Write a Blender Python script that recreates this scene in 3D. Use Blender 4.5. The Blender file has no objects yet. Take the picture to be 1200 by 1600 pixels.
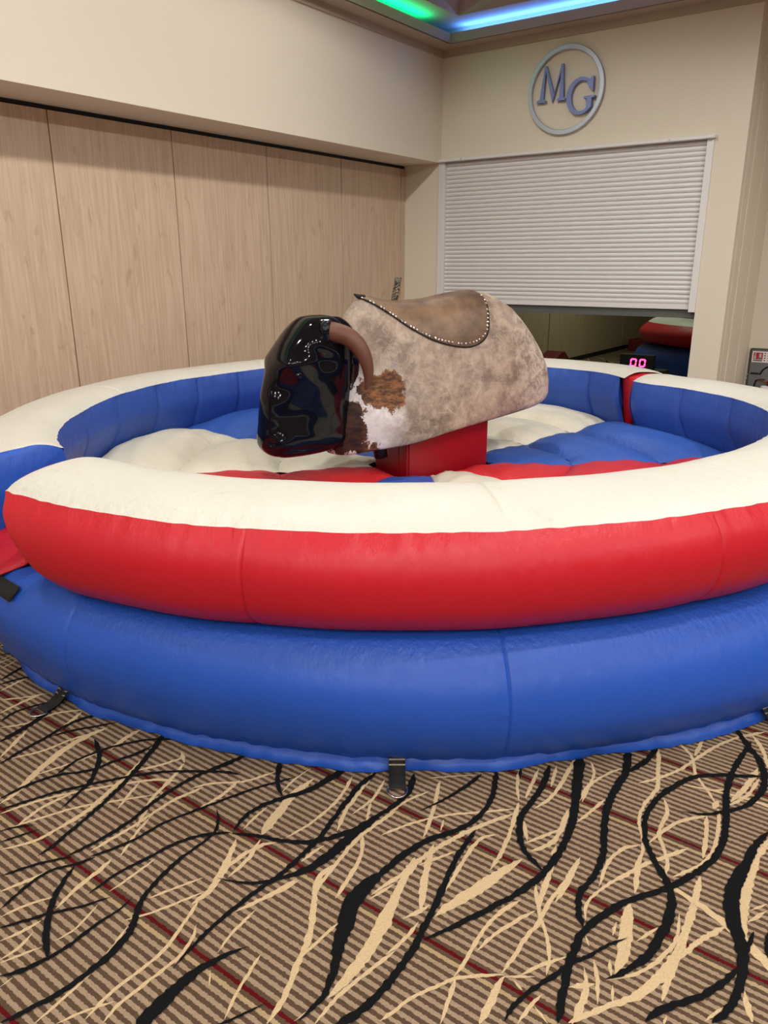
import bpy, bmesh, math, random
from mathutils import Vector, Matrix

# ------------------------------------------------------------------ camera, world, lights, exposure
scene = bpy.context.scene
col = scene.collection
PI = math.pi

def rad(d): return d * PI / 180.0

# world origin: middle of the inflatable, on the floor; +y points to the wall with the shutter
cam_data = bpy.data.cameras.new('camera')
cam = bpy.data.objects.new('camera', cam_data)
col.objects.link(cam)
cam_data.sensor_fit = 'VERTICAL'
cam_data.sensor_height = 36.0
cam_data.lens = 36.0 * 1204.53 / 1600.0
cam_data.clip_start = 0.05
cam.location = (2.62, -3.71, 1.6)
_yaw, _pitch, _roll = 0.6266, 0.3101, -0.0026
_f = Vector((-math.sin(_yaw) * math.cos(_pitch), math.cos(_yaw) * math.cos(_pitch), -math.sin(_pitch)))
_r = _f.cross(Vector((0, 0, 1))).normalized()
_u = _r.cross(_f)
_c, _s = math.cos(_roll), math.sin(_roll)
_r2 = _r * _c + _u * _s
_u2 = _u * _c - _r * _s
cam.rotation_euler = Matrix((_r2, _u2, -_f)).transposed().to_euler()
scene.camera = cam

world = bpy.data.worlds.new('world')
scene.world = world
world.use_nodes = True
world.node_tree.nodes['Background'].inputs[0].default_value = (0.9, 0.88, 0.85, 1)
world.node_tree.nodes['Background'].inputs[1].default_value = 0.15

scene.view_settings.view_transform = 'Standard'
scene.view_settings.look = 'None'
scene.view_settings.gamma = 1.0
scene.view_settings.use_curve_mapping = False
scene.view_settings.exposure = 0.0

def area_light(name, loc, power, color, shape='DISK', size=0.3, size_y=None, up=False, rz=0.0, spread=180):
    d = bpy.data.lights.new(name, 'AREA')
    d.energy = power; d.color = color; d.shape = shape; d.size = size
    if size_y: d.size_y = size_y
    d.spread = rad(spread)
    o = bpy.data.objects.new(name, d); col.objects.link(o)
    o.location = loc
    o.rotation_euler = (PI if up else 0.0, 0, rz)
    return o

WARM = (1.0, 0.965, 0.905)
# three rows of recessed ceiling lamps over the hall
for lx in (-0.38, 3.46, 7.3):
    for ly in (-9.8, -7.6, -5.4, -3.2, -1.0, 1.15):
        d = bpy.data.lights.new('downlight', 'SPOT')
        d.energy = {-0.38: 112.0, 3.46: 190.0, 7.3: 190.0}[lx]; d.color = WARM; d.spot_size = rad(168); d.spot_blend = 0.25; d.shadow_soft_size = 0.09
        o = bpy.data.objects.new('downlight', d); col.objects.link(o); o.location = (lx, ly, 4.06)
# colour-changing strips lying in the ceiling cove: green along the left wall, blue along the shutter wall
area_light('cove_strip_green', (-2.02, -2.9, 3.775), 56.0, (0.0, 0.9, 0.32), 'RECTANGLE', 0.03, 12.6, up=True)
area_light('cove_strip_blue', (0.9, 3.87, 3.775), 46.0, (0.06, 0.24, 1.0), 'RECTANGLE', 5.6, 0.03, up=True)
area_light('upper_cove_strip', (-1.88, -2.9, 3.93), 40.0, (0.45, 0.4, 1.0), 'RECTANGLE', 0.03, 12.0, up=True)
area_light('upper_cove_strip', (0.9, 3.68, 3.93), 24.0, (0.3, 0.35, 1.0), 'RECTANGLE', 5.2, 0.03, up=True)
# weak fill light, added to brighten the dark room behind the hatch
area_light('back_room_fill', (-1.4, 8.2, 3.0), 24.0, (0.85, 1.0, 0.75), size=0.6)

# ------------------------------------------------------------------ helpers
def tag(o, label=None, cat=None, group=None, kind=None):
    if label: o['label'] = label
    if cat: o['category'] = cat
    if group: o['group'] = group
    if kind: o['kind'] = kind
    return o

def empty(name, loc=(0, 0, 0), rz=0.0):
    o = bpy.data.objects.new(name, None); col.objects.link(o)
    o.location = loc; o.rotation_euler = (0, 0, rz); o.empty_display_size = 0.1
    return o

class MB:
    """collects geometry, links it as one mesh object"""
    def __init__(self): self.v = []; self.f = []
    def add(self, vs, fs):
        b = len(self.v); self.v += [tuple(p) for p in vs]; self.f += [tuple(b + i for i in q) for q in fs]
    def box(self, x0, x1, y0, y1, z0, z1):
        self.add([(x0,y0,z0),(x1,y0,z0),(x1,y1,z0),(x0,y1,z0),(x0,y0,z1),(x1,y0,z1),(x1,y1,z1),(x0,y1,z1)],
                 [(0,3,2,1),(4,5,6,7),(0,1,5,4),(1,2,6,5),(2,3,7,6),(3,0,4,7)])
    def prism(self, poly, a0, a1, fn):
        """extrude polygon (list of 2d) between a0 and a1, fn(p, a) -> 3d"""
        n = len(poly)
        self.add([fn(p, a0) for p in poly] + [fn(p, a1) for p in poly],
                 [tuple(range(n))[::-1], tuple(range(n, 2*n))] + [(i, (i+1) % n, n + (i+1) % n, n + i) for i in range(n)])
    def grid(self, rows, close_u=False):
        """rows: list of lists of points"""
        n, m = len(rows), len(rows[0])
        fs = []
        for i in range(n - 1):
            for j in range(m if close_u else m - 1):
                k = (j + 1) % m
                fs.append((i*m + j, i*m + k, (i+1)*m + k, (i+1)*m + j))
        self.add([p for r in rows for p in r], fs)
    def tube(self, path, radii, seg=12, caps=True):
        path = [Vector(p) for p in path]
        if not isinstance(radii, (list, tuple)): radii = [radii] * len(path)
        rows = []; prev = None
        for i, p in enumerate(path):
            t = (path[min(i+1, len(path)-1)] - path[max(i-1, 0)]).normalized()
            if prev is None:
                a = Vector((0, 0, 1)) if abs(t.z) < 0.9 else Vector((1, 0, 0))
                prev = (a - t * a.dot(t)).normalized()
            else:
                prev = (prev - t * prev.dot(t)).normalized()
            b = t.cross(prev)
            rows.append([p + (prev * math.cos(2*PI*k/seg) + b * math.sin(2*PI*k/seg)) * radii[i] for k in range(seg)])
        self.grid(rows, close_u=True)
        if caps:
            base = len(self.v) - len(rows) * seg
            self.f.append(tuple(base + k for k in range(seg))[::-1])
            self.f.append(tuple(base + (len(rows)-1)*seg + k for k in range(seg)))
    def build(self, name, mat, parent=None, smooth=False, bevel=0.0, solid=0.0, flip=False):
        me = bpy.data.meshes.new(name)
        me.from_pydata(self.v, [], self.f)
        bm = bmesh.new(); bm.from_mesh(me)
        bmesh.ops.remove_doubles(bm, verts=bm.verts, dist=1e-6)
        bmesh.ops.recalc_face_normals(bm, faces=bm.faces)
        bm.to_mesh(me); bm.free()
        if smooth:
            me.polygons.foreach_set('use_smooth', [True] * len(me.polygons))
        me.materials.append(mat)
        o = bpy.data.objects.new(name, me); col.objects.link(o)
        if parent: o.parent = parent
        if bevel:
            m = o.modifiers.new('bevel', 'BEVEL'); m.width = bevel; m.segments = 2; m.limit_method = 'ANGLE'
        if solid:
            m = o.modifiers.new('solid', 'SOLIDIFY'); m.thickness = solid; m.offset = -1
        return o

def box_obj(name, mat, parent, x0, x1, y0, y1, z0, z1, bevel=0.0):
    m = MB(); m.box(x0, x1, y0, y1, z0, z1)
    return m.build(name, mat, parent, bevel=bevel)

def share(o, parent, loc=None):
    c = o.copy(); col.objects.link(c); c.parent = parent
    if loc is not None: c.location = loc
    return c

def lerp(a, b, t): return a + (b - a) * t
def sstep(a, b, x):
    t = max(0.0, min(1.0, (x - a) / (b - a))); return t * t * (3 - 2 * t)
def interp(tab, x):
    if x <= tab[0][0]: return tab[0][1]
    for (x0, y0), (x1, y1) in zip(tab, tab[1:]):
        if x <= x1:
            t = (x - x0) / (x1 - x0); t = t * t * (3 - 2 * t) if False else t
            return y0 + (y1 - y0) * t
    return tab[-1][1]
def catmull(pts, per):
    """dense Catmull-Rom samples through pts (tuples)"""
    P = [pts[0]] + list(pts) + [pts[-1]]
    out = []
    for i in range(1, len(P) - 2):
        for k in range(per):
            t = k / per; t2 = t*t; t3 = t2*t
            out.append(tuple(0.5 * (2*b + (c - a)*t + (2*a - 5*b + 4*c - d)*t2 + (3*b - a - 3*c + d)*t3)
                             for a, b, c, d in zip(P[i-1], P[i], P[i+1], P[i+2])))
    out.append(tuple(pts[-1]))
    return out

# ------------------------------------------------------------------ materials
class NT:
    def __init__(self, name):
        self.m = bpy.data.materials.new(name); self.m.use_nodes = True
        self.t = self.m.node_tree; self.b = self.t.nodes['Principled BSDF']
    def n(self, typ, **kw):
        o = self.t.nodes.new(typ)
        for k, v in kw.items():
            if k.startswith('i_'):
                o.inputs[k[2:].replace('_', ' ')].default_value = v
            else: setattr(o, k, v)
        return o
    def link(self, a, b): self.t.links.new(a, b)
    def put(self, inp, v):
        if hasattr(v, 'is_linked') or isinstance(v, bpy.types.NodeSocket): self.link(v, inp)
        else: inp.default_value = v
    def math(self, op, a, b=0.0, c=None, clamp=False):
        o = self.n('ShaderNodeMath', operation=op, use_clamp=clamp)
        self.put(o.inputs[0], a); self.put(o.inputs[1], b)
        if c is not None: self.put(o.inputs[2], c)
        return o.outputs[0]
    def coord(self, which='Object'): return self.n('ShaderNodeTexCoord').outputs[which]
    def mapping(self, vec, scale=(1, 1, 1), rot=(0, 0, 0), loc=(0, 0, 0)):
        o = self.n('ShaderNodeMapping'); self.link(vec, o.inputs[0])
        o.inputs['Scale'].default_value = scale; o.inputs['Rotation'].default_value = rot; o.inputs['Location'].default_value = loc
        return o.outputs[0]
    def noise(self, vec, scale, detail=4, rough=0.55, dist=0.0):
        o = self.n('ShaderNodeTexNoise'); self.link(vec, o.inputs['Vector'])
        o.inputs['Scale'].default_value = scale; o.inputs['Detail'].default_value = detail
        o.inputs['Roughness'].default_value = rough; o.inputs['Distortion'].default_value = dist
        return o.outputs['Fac']
    def ramp(self, fac, a, b, c0=0.0, c1=1.0):
        o = self.n('ShaderNodeMapRange', clamp=True); o.interpolation_type = 'SMOOTHSTEP'
        self.put(o.inputs['Value'], fac)
        o.inputs['From Min'].default_value = a; o.inputs['From Max'].default_value = b
        o.inputs['To Min'].default_value = c0; o.inputs['To Max'].default_value = c1
        return o.outputs[0]
    def mix(self, fac, a, b, blend='MIX'):
        o = self.n('ShaderNodeMix', data_type='RGBA', blend_type=blend)
        self.put(o.inputs[0], fac)
        for s, v in ((o.inputs[6], a), (o.inputs[7], b)):
            if isinstance(v, bpy.types.NodeSocket): self.link(v, s)
            else: s.default_value = (*v, 1) if len(v) == 3 else v
        return o.outputs[2]
    def bump(self, height, strength=0.2, dist=0.01, normal=None):
        o = self.n('ShaderNodeBump'); self.link(height, o.inputs['Height'])
        o.inputs['Strength'].default_value = strength; o.inputs['Distance'].default_value = dist
        if normal is not None: self.link(normal, o.inputs['Normal'])
        self.link(o.outputs[0], self.b.inputs['Normal'])
        return o.outputs[0]
    def base(self, v):
        s = self.b.inputs['Base Color']
        if isinstance(v, bpy.types.NodeSocket): self.link(v, s)
        else: s.default_value = (*v, 1)
    def set(self, **kw):
        for k, v in kw.items():
            self.put(self.b.inputs[k.replace('_', ' ')], v)
        return self

def srgb(r, g, b):
    f = lambda c: c/12.92 if c <= 0.04045 else ((c + 0.055)/1.055) ** 2.4
    return (f(r/255), f(g/255), f(b/255))

def simple(name, c, rough=0.5, metal=0.0, var=0.06, scale=30.0, bump=0.0, coat=0.0):
    m = NT(name); v = m.noise(m.coord(), scale)
    d = tuple(x * (1 - 2*var) for x in c)
    m.base(m.mix(v, d, c)); m.set(Roughness=rough, Metallic=metal)
    if coat: m.set(Coat_Weight=coat, Coat_Roughness=0.05)
    if bump: m.bump(v, bump, 0.004)
    return m.m

def vinyl(name, c, dirt_c, dirt=0.35, rough=0.42):
    m = NT(name); co = m.coord()
    big = m.noise(co, 2.2, 6, 0.6); fine = m.noise(co, 26, 5, 0.7); sm = m.noise(m.mapping(co, (1, 1, 4)), 7, 6, 0.75)
    streak = m.noise(m.mapping(co, (9, 9, 1.2)), 3.0, 3, 0.6)
    shade = m.mix(big, tuple(x * 0.86 for x in c), tuple(min(1, x * 1.06) for x in c))
    d = m.math('MULTIPLY', m.ramp(sm, 0.52, 0.80), m.ramp(fine, 0.35, 0.75))
    m.base(m.mix(m.math('MULTIPLY', d, dirt), shade, dirt_c))
    m.set(Roughness=m.ramp(fine, 0.2, 0.8, rough - 0.07, rough + 0.12), Specular_IOR_Level=0.45)
    # gathers run down from the sewn seams
    sz = m.n('ShaderNodeSeparateXYZ'); m.link(co, sz.inputs[0])
    near = m.math('MAXIMUM', m.ramp(m.math('ABSOLUTE', m.math('SUBTRACT', sz.outputs[2], 0.465)), 0.01, 0.12, 1, 0), m.ramp(m.math('ABSOLUTE', m.math('SUBTRACT', sz.outputs[2], 0.83)), 0.01, 0.09, 0.6, 0))
    gath = m.noise(m.mapping(co, (30, 30, 2.0)), 1.6, 4, 0.6)
    h = m.math('ADD', m.math('MULTIPLY', streak, 0.5), m.math('MULTIPLY', fine, 0.18))
    h = m.math('ADD', h, m.math('MULTIPLY', m.math('MULTIPLY', gath, near), 2.2))
    m.bump(h, 0.30, 0.012)
    return m.m

M = {}
M['white_vinyl'] = vinyl('white_vinyl', srgb(218, 215, 205), srgb(150, 138, 116), 0.6)
M['red_vinyl'] = vinyl('red_vinyl', srgb(200, 22, 40), srgb(110, 14, 26), 0.35)
M['blue_vinyl'] = vinyl('blue_vinyl', srgb(32, 84, 186), srgb(30, 42, 80), 0.5)
M['inner_blue_vinyl'] = vinyl('inner_blue_vinyl', srgb(48, 84, 172), srgb(32, 50, 105), 0.45, 0.5)
M['webbing'] = simple('black_webbing', srgb(20, 20, 23), 0.8, var=0.3, scale=200, bump=0.4)
M['velcro'] = simple('black_velcro', srgb(40, 38, 36), 0.95, var=0.4, scale=150, bump=0.6)
M['thread'] = simple('pale_thread', srgb(150, 140, 120), 0.8)
M['steel'] = simple('steel', (0.75, 0.74, 0.72), 0.2, 1.0)
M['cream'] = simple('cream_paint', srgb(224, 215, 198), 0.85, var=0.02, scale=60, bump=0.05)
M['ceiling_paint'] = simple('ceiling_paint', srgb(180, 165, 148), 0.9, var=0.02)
M['white_metal'] = simple('white_painted_metal', srgb(226, 224, 224), 0.38, var=0.02, scale=12)
M['dark_gap'] = simple('dark_gap', srgb(24, 20, 17), 0.8)
M['dark_frame'] = simple('dark_grey_metal', srgb(92, 94, 92), 0.5)
M['letter_metal'] = simple('steel_blue_reflection', srgb(136, 146, 200), 0.5, 0.55, var=0.08, scale=60)  # steel letters; blue reflection of the lit ceiling is put into the base colour
M['ring_metal'] = simple('brushed_steel', srgb(206, 210, 228), 0.42, 0.8, var=0.08, scale=60)
M['black_gloss'] = NT('glossy_black_fibreglass').set(Base_Color=(0.004, 0.004, 0.006, 1), Roughness=0.07, Specular_IOR_Level=0.32).m
M['black_plastic'] = simple('black_plastic', srgb(16, 15, 16), 0.5)
M['grey_plastic'] = simple('grey_plastic', srgb(112, 113, 116), 0.45, var=0.05)
M['dark_grey_plastic'] = simple('dark_grey_plastic', srgb(70, 71, 72), 0.5)
M['sign_white'] = simple('sign_white', srgb(245, 238, 238), 0.5)
M['sign_red'] = simple('sign_red', srgb(170, 16, 30), 0.5)
M['sign_pale'] = simple('sign_pale_print', srgb(196, 176, 178), 0.5)
M['brass'] = simple('brass', srgb(140, 70, 50), 0.35, 0.7)
M['red_paint'] = simple('red_painted_steel', srgb(150, 5, 21), 0.38, var=0.06, scale=8)
M['dark_red'] = simple('dark_red_fabric', srgb(120, 22, 26), 0.7)
M['stud'] = simple('stud_metal', (0.85, 0.84, 0.8), 0.2, 1.0)

def horn_mat():
    m = NT('brown_horn'); co = m.coord(); v = m.noise(m.mapping(co, (1, 1, 1)), 14, 4)
    m.base(m.mix(v, srgb(82, 47, 33), srgb(114, 70, 49))); m.set(Roughness=0.55); m.bump(v, 0.1, 0.004)
    return m.m
M['horn'] = horn_mat()

def saddle_mat():
    m = NT('brown_saddle_leather'); co = m.coord()
    a = m.noise(co, 5, 5, 0.6); b = m.noise(co, 60, 4, 0.6)
    c = m.mix(m.ramp(a, 0.3, 0.7), srgb(84, 62, 46), srgb(134, 104, 78))
    c = m.mix(m.math('MULTIPLY', m.ramp(b, 0.55, 0.8), 0.25), c, srgb(60, 42, 30))
    m.base(c); m.set(Roughness=0.5); m.bump(b, 0.15, 0.003)
    return m.m
M['saddle'] = saddle_mat()

def rope_mat():
    m = NT('dark_braided_rope'); v = m.noise(m.coord(), 90, 3)
    m.base(m.mix(m.ramp(v, 0.4, 0.6), srgb(38, 32, 28), srgb(132, 118, 100))); m.set(Roughness=0.9); m.bump(v, 0.5, 0.004)
    return m.m
M['rope'] = rope_mat()

def hide_mat():
    m = NT('worn_cow_hide'); co = m.coord()
    sx = m.n('ShaderNodeSeparateXYZ'); m.link(co, sx.inputs[0]); X, Y, Z = sx.outputs
    n1 = m.noise(co, 6, 6, 0.65); n2 = m.noise(co, 3.0, 5, 0.7, 1.2); n3 = m.noise(co, 38, 5, 0.7)
    scr = m.noise(m.mapping(co, (1.2, 1, 2.6), (0.3, 0.5, 0.2)), 14, 8, 0.8, 2.2)
    mott = m.noise(co, 16, 8, 0.78, 0.6)
    c = m.mix(m.ramp(n1, 0.32, 0.66), srgb(116, 98, 86), srgb(178, 158, 140))
    c = m.mix(m.math('MULTIPLY', m.ramp(n2, 0.50, 0.66), 0.7), c, srgb(128, 114, 110))
    c = m.mix(m.math('MULTIPLY', m.ramp(mott, 0.46, 0.62), 0.45), c, srgb(198, 180, 160))
    c = m.mix(m.math('MULTIPLY', m.ramp(scr, 0.55, 0.70), 0.6), c, srgb(214, 198, 178))
    # thin pale scratches
    def scratch(rot, sc, thr):
        v = m.n('ShaderNodeTexVoronoi', feature='DISTANCE_TO_EDGE'); m.link(m.mapping(co, sc, rot), v.inputs['Vector']); v.inputs['Scale'].default_value = 6.0
        return m.math('MULTIPLY', m.ramp(v.outputs['Distance'], 0.0, thr, 1, 0), m.ramp(m.noise(m.mapping(co, (1, 1, 1), rot, (3, 1, 2)), 5, 3), 0.50, 0.62))
    sk = m.math('MAXIMUM', scratch((0.2, 0.7, 0.1), (1.0, 1, 2.4), 0.022), scratch((0.5, -0.6, 0.4), (2.2, 1, 0.9), 0.022))
    c = m.mix(m.math('MULTIPLY', sk, 0.28), c, srgb(232, 216, 196))
    # rear and top wear paler, a dark hairline seam runs down the flank
    c = m.mix(m.math('MULTIPLY', m.math('MULTIPLY', m.ramp(X, 0.38, 0.62), m.ramp(mott, 0.4, 0.6)), 0.6), c, srgb(222, 206, 192))
    # white haired area at the chest
    wh = m.math('MULTIPLY', m.ramp(m.math('ADD', X, m.math('MULTIPLY', n1, 0.30)), -0.34, -0.20, 1, 0),
                m.ramp(m.math('ADD', Z, m.math('MULTIPLY', n1, 0.35)), 1.04, 1.34, 1, 0))
    c = m.mix(m.math('MULTIPLY', wh, 0.85), c, m.mix(m.ramp(mott, 0.35, 0.6), srgb(206, 196, 194), srgb(234, 226, 220)))
    # brown patches with ragged hair edges
    def warp(vec, scale, amt, sc=(1, 1, 1)):
        t = m.n('ShaderNodeTexNoise'); m.link(m.mapping(co, sc), t.inputs['Vector']); t.inputs['Scale'].default_value = scale; t.inputs['Detail'].default_value = 5; t.inputs['Roughness'].default_value = 0.7
        s1 = m.n('ShaderNodeVectorMath', operation='SUBTRACT'); m.link(t.outputs['Color'], s1.inputs[0]); s1.inputs[1].default_value = (0.5, 0.5, 0.5)
        s2 = m.n('ShaderNodeVectorMath', operation='SCALE'); m.link(s1.outputs[0], s2.inputs[0]); s2.inputs['Scale'].default_value = amt
        s3 = m.n('ShaderNodeVectorMath', operation='ADD'); m.link(vec, s3.inputs[0]); m.link(s2.outputs[0], s3.inputs[1])
        return s3.outputs[0]
    wp = warp(warp(warp(co, 8, 0.20), 30, 0.07, (1.5, 1, 0.6)), 95, 0.035, (1.8, 1, 0.5))
    wx = m.n('ShaderNodeSeparateXYZ'); m.link(wp, wx.inputs[0]); WX, WZ = wx.outputs[0], wx.outputs[2]
    def blob(cx, cz, rx, rz):
        dx = m.math('DIVIDE', m.math('SUBTRACT', WX, cx), rx); dz = m.math('DIVIDE', m.math('SUBTRACT', WZ, cz), rz)
        d = m.math('SQRT', m.math('ADD', m.math('MULTIPLY', dx, dx), m.math('MULTIPLY', dz, dz)))
        return m.ramp(d, 0.95, 1.04, 1, 0)
    mask = blob(-0.465, 0.94, 0.125, 0.105)
    for a in ((-0.632, 0.765, 0.078, 0.125), (-0.70, 0.90, 0.035, 0.13), (-0.64, 1.03, 0.035, 0.08), (-0.69, 0.64, 0.065, 0.06), (-0.60, 0.625, 0.05, 0.035), (-0.53, 0.612, 0.03, 0.022), (-0.745, 0.70, 0.04, 0.12)):
        mask = m.math('MAXIMUM', mask, blob(*a))
    brown = m.mix(m.ramp(m.noise(m.mapping(co, (7, 2, 16), (0, 0.5, 0)), 3, 5, 0.7), 0.38, 0.64), srgb(50, 27, 15), srgb(150, 98, 58))
    dark = m.mix(m.ramp(X, -0.60, -0.52), srgb(36, 15, 11), srgb(122, 76, 44))
    c = m.mix(mask, c, m.mix(m.ramp(X, -0.60, -0.54, 0.85, 0.25), brown, dark))
    # scuffs and specks along the lower edge
    spk = m.math('MULTIPLY', m.ramp(n3, 0.64, 0.70), m.ramp(m.math('SUBTRACT', Z, m.math('MULTIPLY', X, 0.13)), 0.78, 0.86, 1, 0))
    c = m.mix(m.math('MULTIPLY', spk, 0.8), c, srgb(70, 52, 40))
    m.base(c); m.set(Roughness=0.62, Specular_IOR_Level=0.35)
    m.bump(m.math('ADD', n3, m.math('MULTIPLY', n1, 0.6)), 0.18, 0.006)
    return m.m
M['hide'] = hide_mat()

def wood_mat():
    m = NT('pale_maple_veneer'); oi = m.n('ShaderNodeObjectInfo')
    co = m.coord()
    off = m.n('ShaderNodeVectorMath', operation='ADD'); m.link(co, off.inputs[0])
    cmb = m.n('ShaderNodeCombineXYZ'); m.link(m.math('MULTIPLY', oi.outputs['Random'], 7.0), cmb.inputs[2]); m.link(m.math('MULTIPLY', oi.outputs['Random'], 3.0), cmb.inputs[1])
    m.link(cmb.outputs[0], off.inputs[1]); v = off.outputs[0]
    g = m.noise(m.mapping(v, (1, 22, 1.1)), 2.0, 6, 0.62, 0.3)
    g2 = m.noise(m.mapping(v, (1, 70, 2.5)), 2.0, 4, 0.6)
    k = m.noise(m.mapping(v, (1, 6, 2.2)), 2.4, 3, 0.5, 0.8)
    c = m.mix(m.ramp(g, 0.32, 0.68), srgb(188, 163, 138), srgb(206, 183, 159))
    c = m.mix(m.math('MULTIPLY', m.ramp(g2, 0.5, 0.75), 0.25), c, srgb(176, 148, 121))
    c = m.mix(m.math('MULTIPLY', m.ramp(k, 0.60, 0.74), 0.5), c, srgb(170, 140, 112))
    m.base(c); m.set(Roughness=0.45); m.bump(g2, 0.05, 0.002)
    return m.m
M['wood'] = wood_mat()

RED_Y, REP = -2.436, 0.3612
def carpet_mat():
    m = NT('striped_carpet'); co = m.coord()
    sx = m.n('ShaderNodeSeparateXYZ'); m.link(co, sx.inputs[0]); X, Y, Z = sx.outputs
    tuft = m.noise(co, 240, 2, 0.6); tuft2 = m.noise(co, 110, 3, 0.6)
    yj = m.math('ADD', Y, m.math('MULTIPLY', m.math('SUBTRACT', tuft2, 0.5), 0.010))
    u = m.math('FRACT', m.math('DIVIDE', m.math('SUBTRACT', yj, RED_Y - 10 * REP - 0.5 * REP / 16), REP))
    s = m.math('FRACT', m.math('MULTIPLY', u, 16.0))
    idx = m.math('FLOOR', m.math('MULTIPLY', u, 16.0))
    brown = m.mix(tuft, srgb(66, 51, 40), srgb(104, 82, 64))
    tan = m.mix(tuft, srgb(126, 107, 88), srgb(178, 154, 128))
    st = m.ramp(s, 0.47, 0.53)
    c = m.mix(st, brown, tan)
    yel = m.math('MULTIPLY', m.math('COMPARE', idx, 15.0, 0.1), st)
    c = m.mix(yel, c, m.mix(tuft, srgb(150, 128, 96), srgb(184, 160, 122)))
    redm = m.math('MULTIPLY', m.math('COMPARE', idx, 0.0, 0.1), st)
    c = m.mix(redm, c, m.mix(tuft, srgb(64, 8, 14), srgb(104, 18, 24)))
    m.base(c); m.set(Roughness=0.95, Specular_IOR_Level=0.1)
    ridge = m.math('MULTIPLY', st, 0.5)
    m.bump(m.math('ADD', m.math('ADD', tuft, tuft2), ridge), 0.55, 0.006)
    return m.m
M['carpet'] = carpet_mat()
def pile_mat(name, a, b):
    m = NT(name); co = m.coord(); t = m.noise(co, 240, 2, 0.6); t2 = m.noise(co, 110, 3, 0.6)
    m.base(m.mix(t, a, b)); m.set(Roughness=0.95, Specular_IOR_Level=0.1)
    m.bump(m.math('ADD', t, t2), 0.55, 0.006); return m.m
M['black_pile'] = pile_mat('black_pile', srgb(8, 9, 11), srgb(26, 27, 28))
M['beige_pile'] = pile_mat('beige_pile', srgb(178, 152, 114), srgb(222, 198, 160))

def emit_mat(name, c, s):
    m = NT(name); m.base((0.02, 0, 0)); m.b.inputs['Emission Color'].default_value = (*c, 1); m.b.inputs['Emission Strength'].default_value = s; return m.m
M['timer_black'] = NT('timer_black').set(Base_Color=(0.002, 0.0016, 0.0016, 1), Roughness=0.6, Specular_IOR_Level=0.15).m
M['digit_glow'] = emit_mat('lit_red_digits', (1.0, 0.03, 0.12), 9.0)

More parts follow.
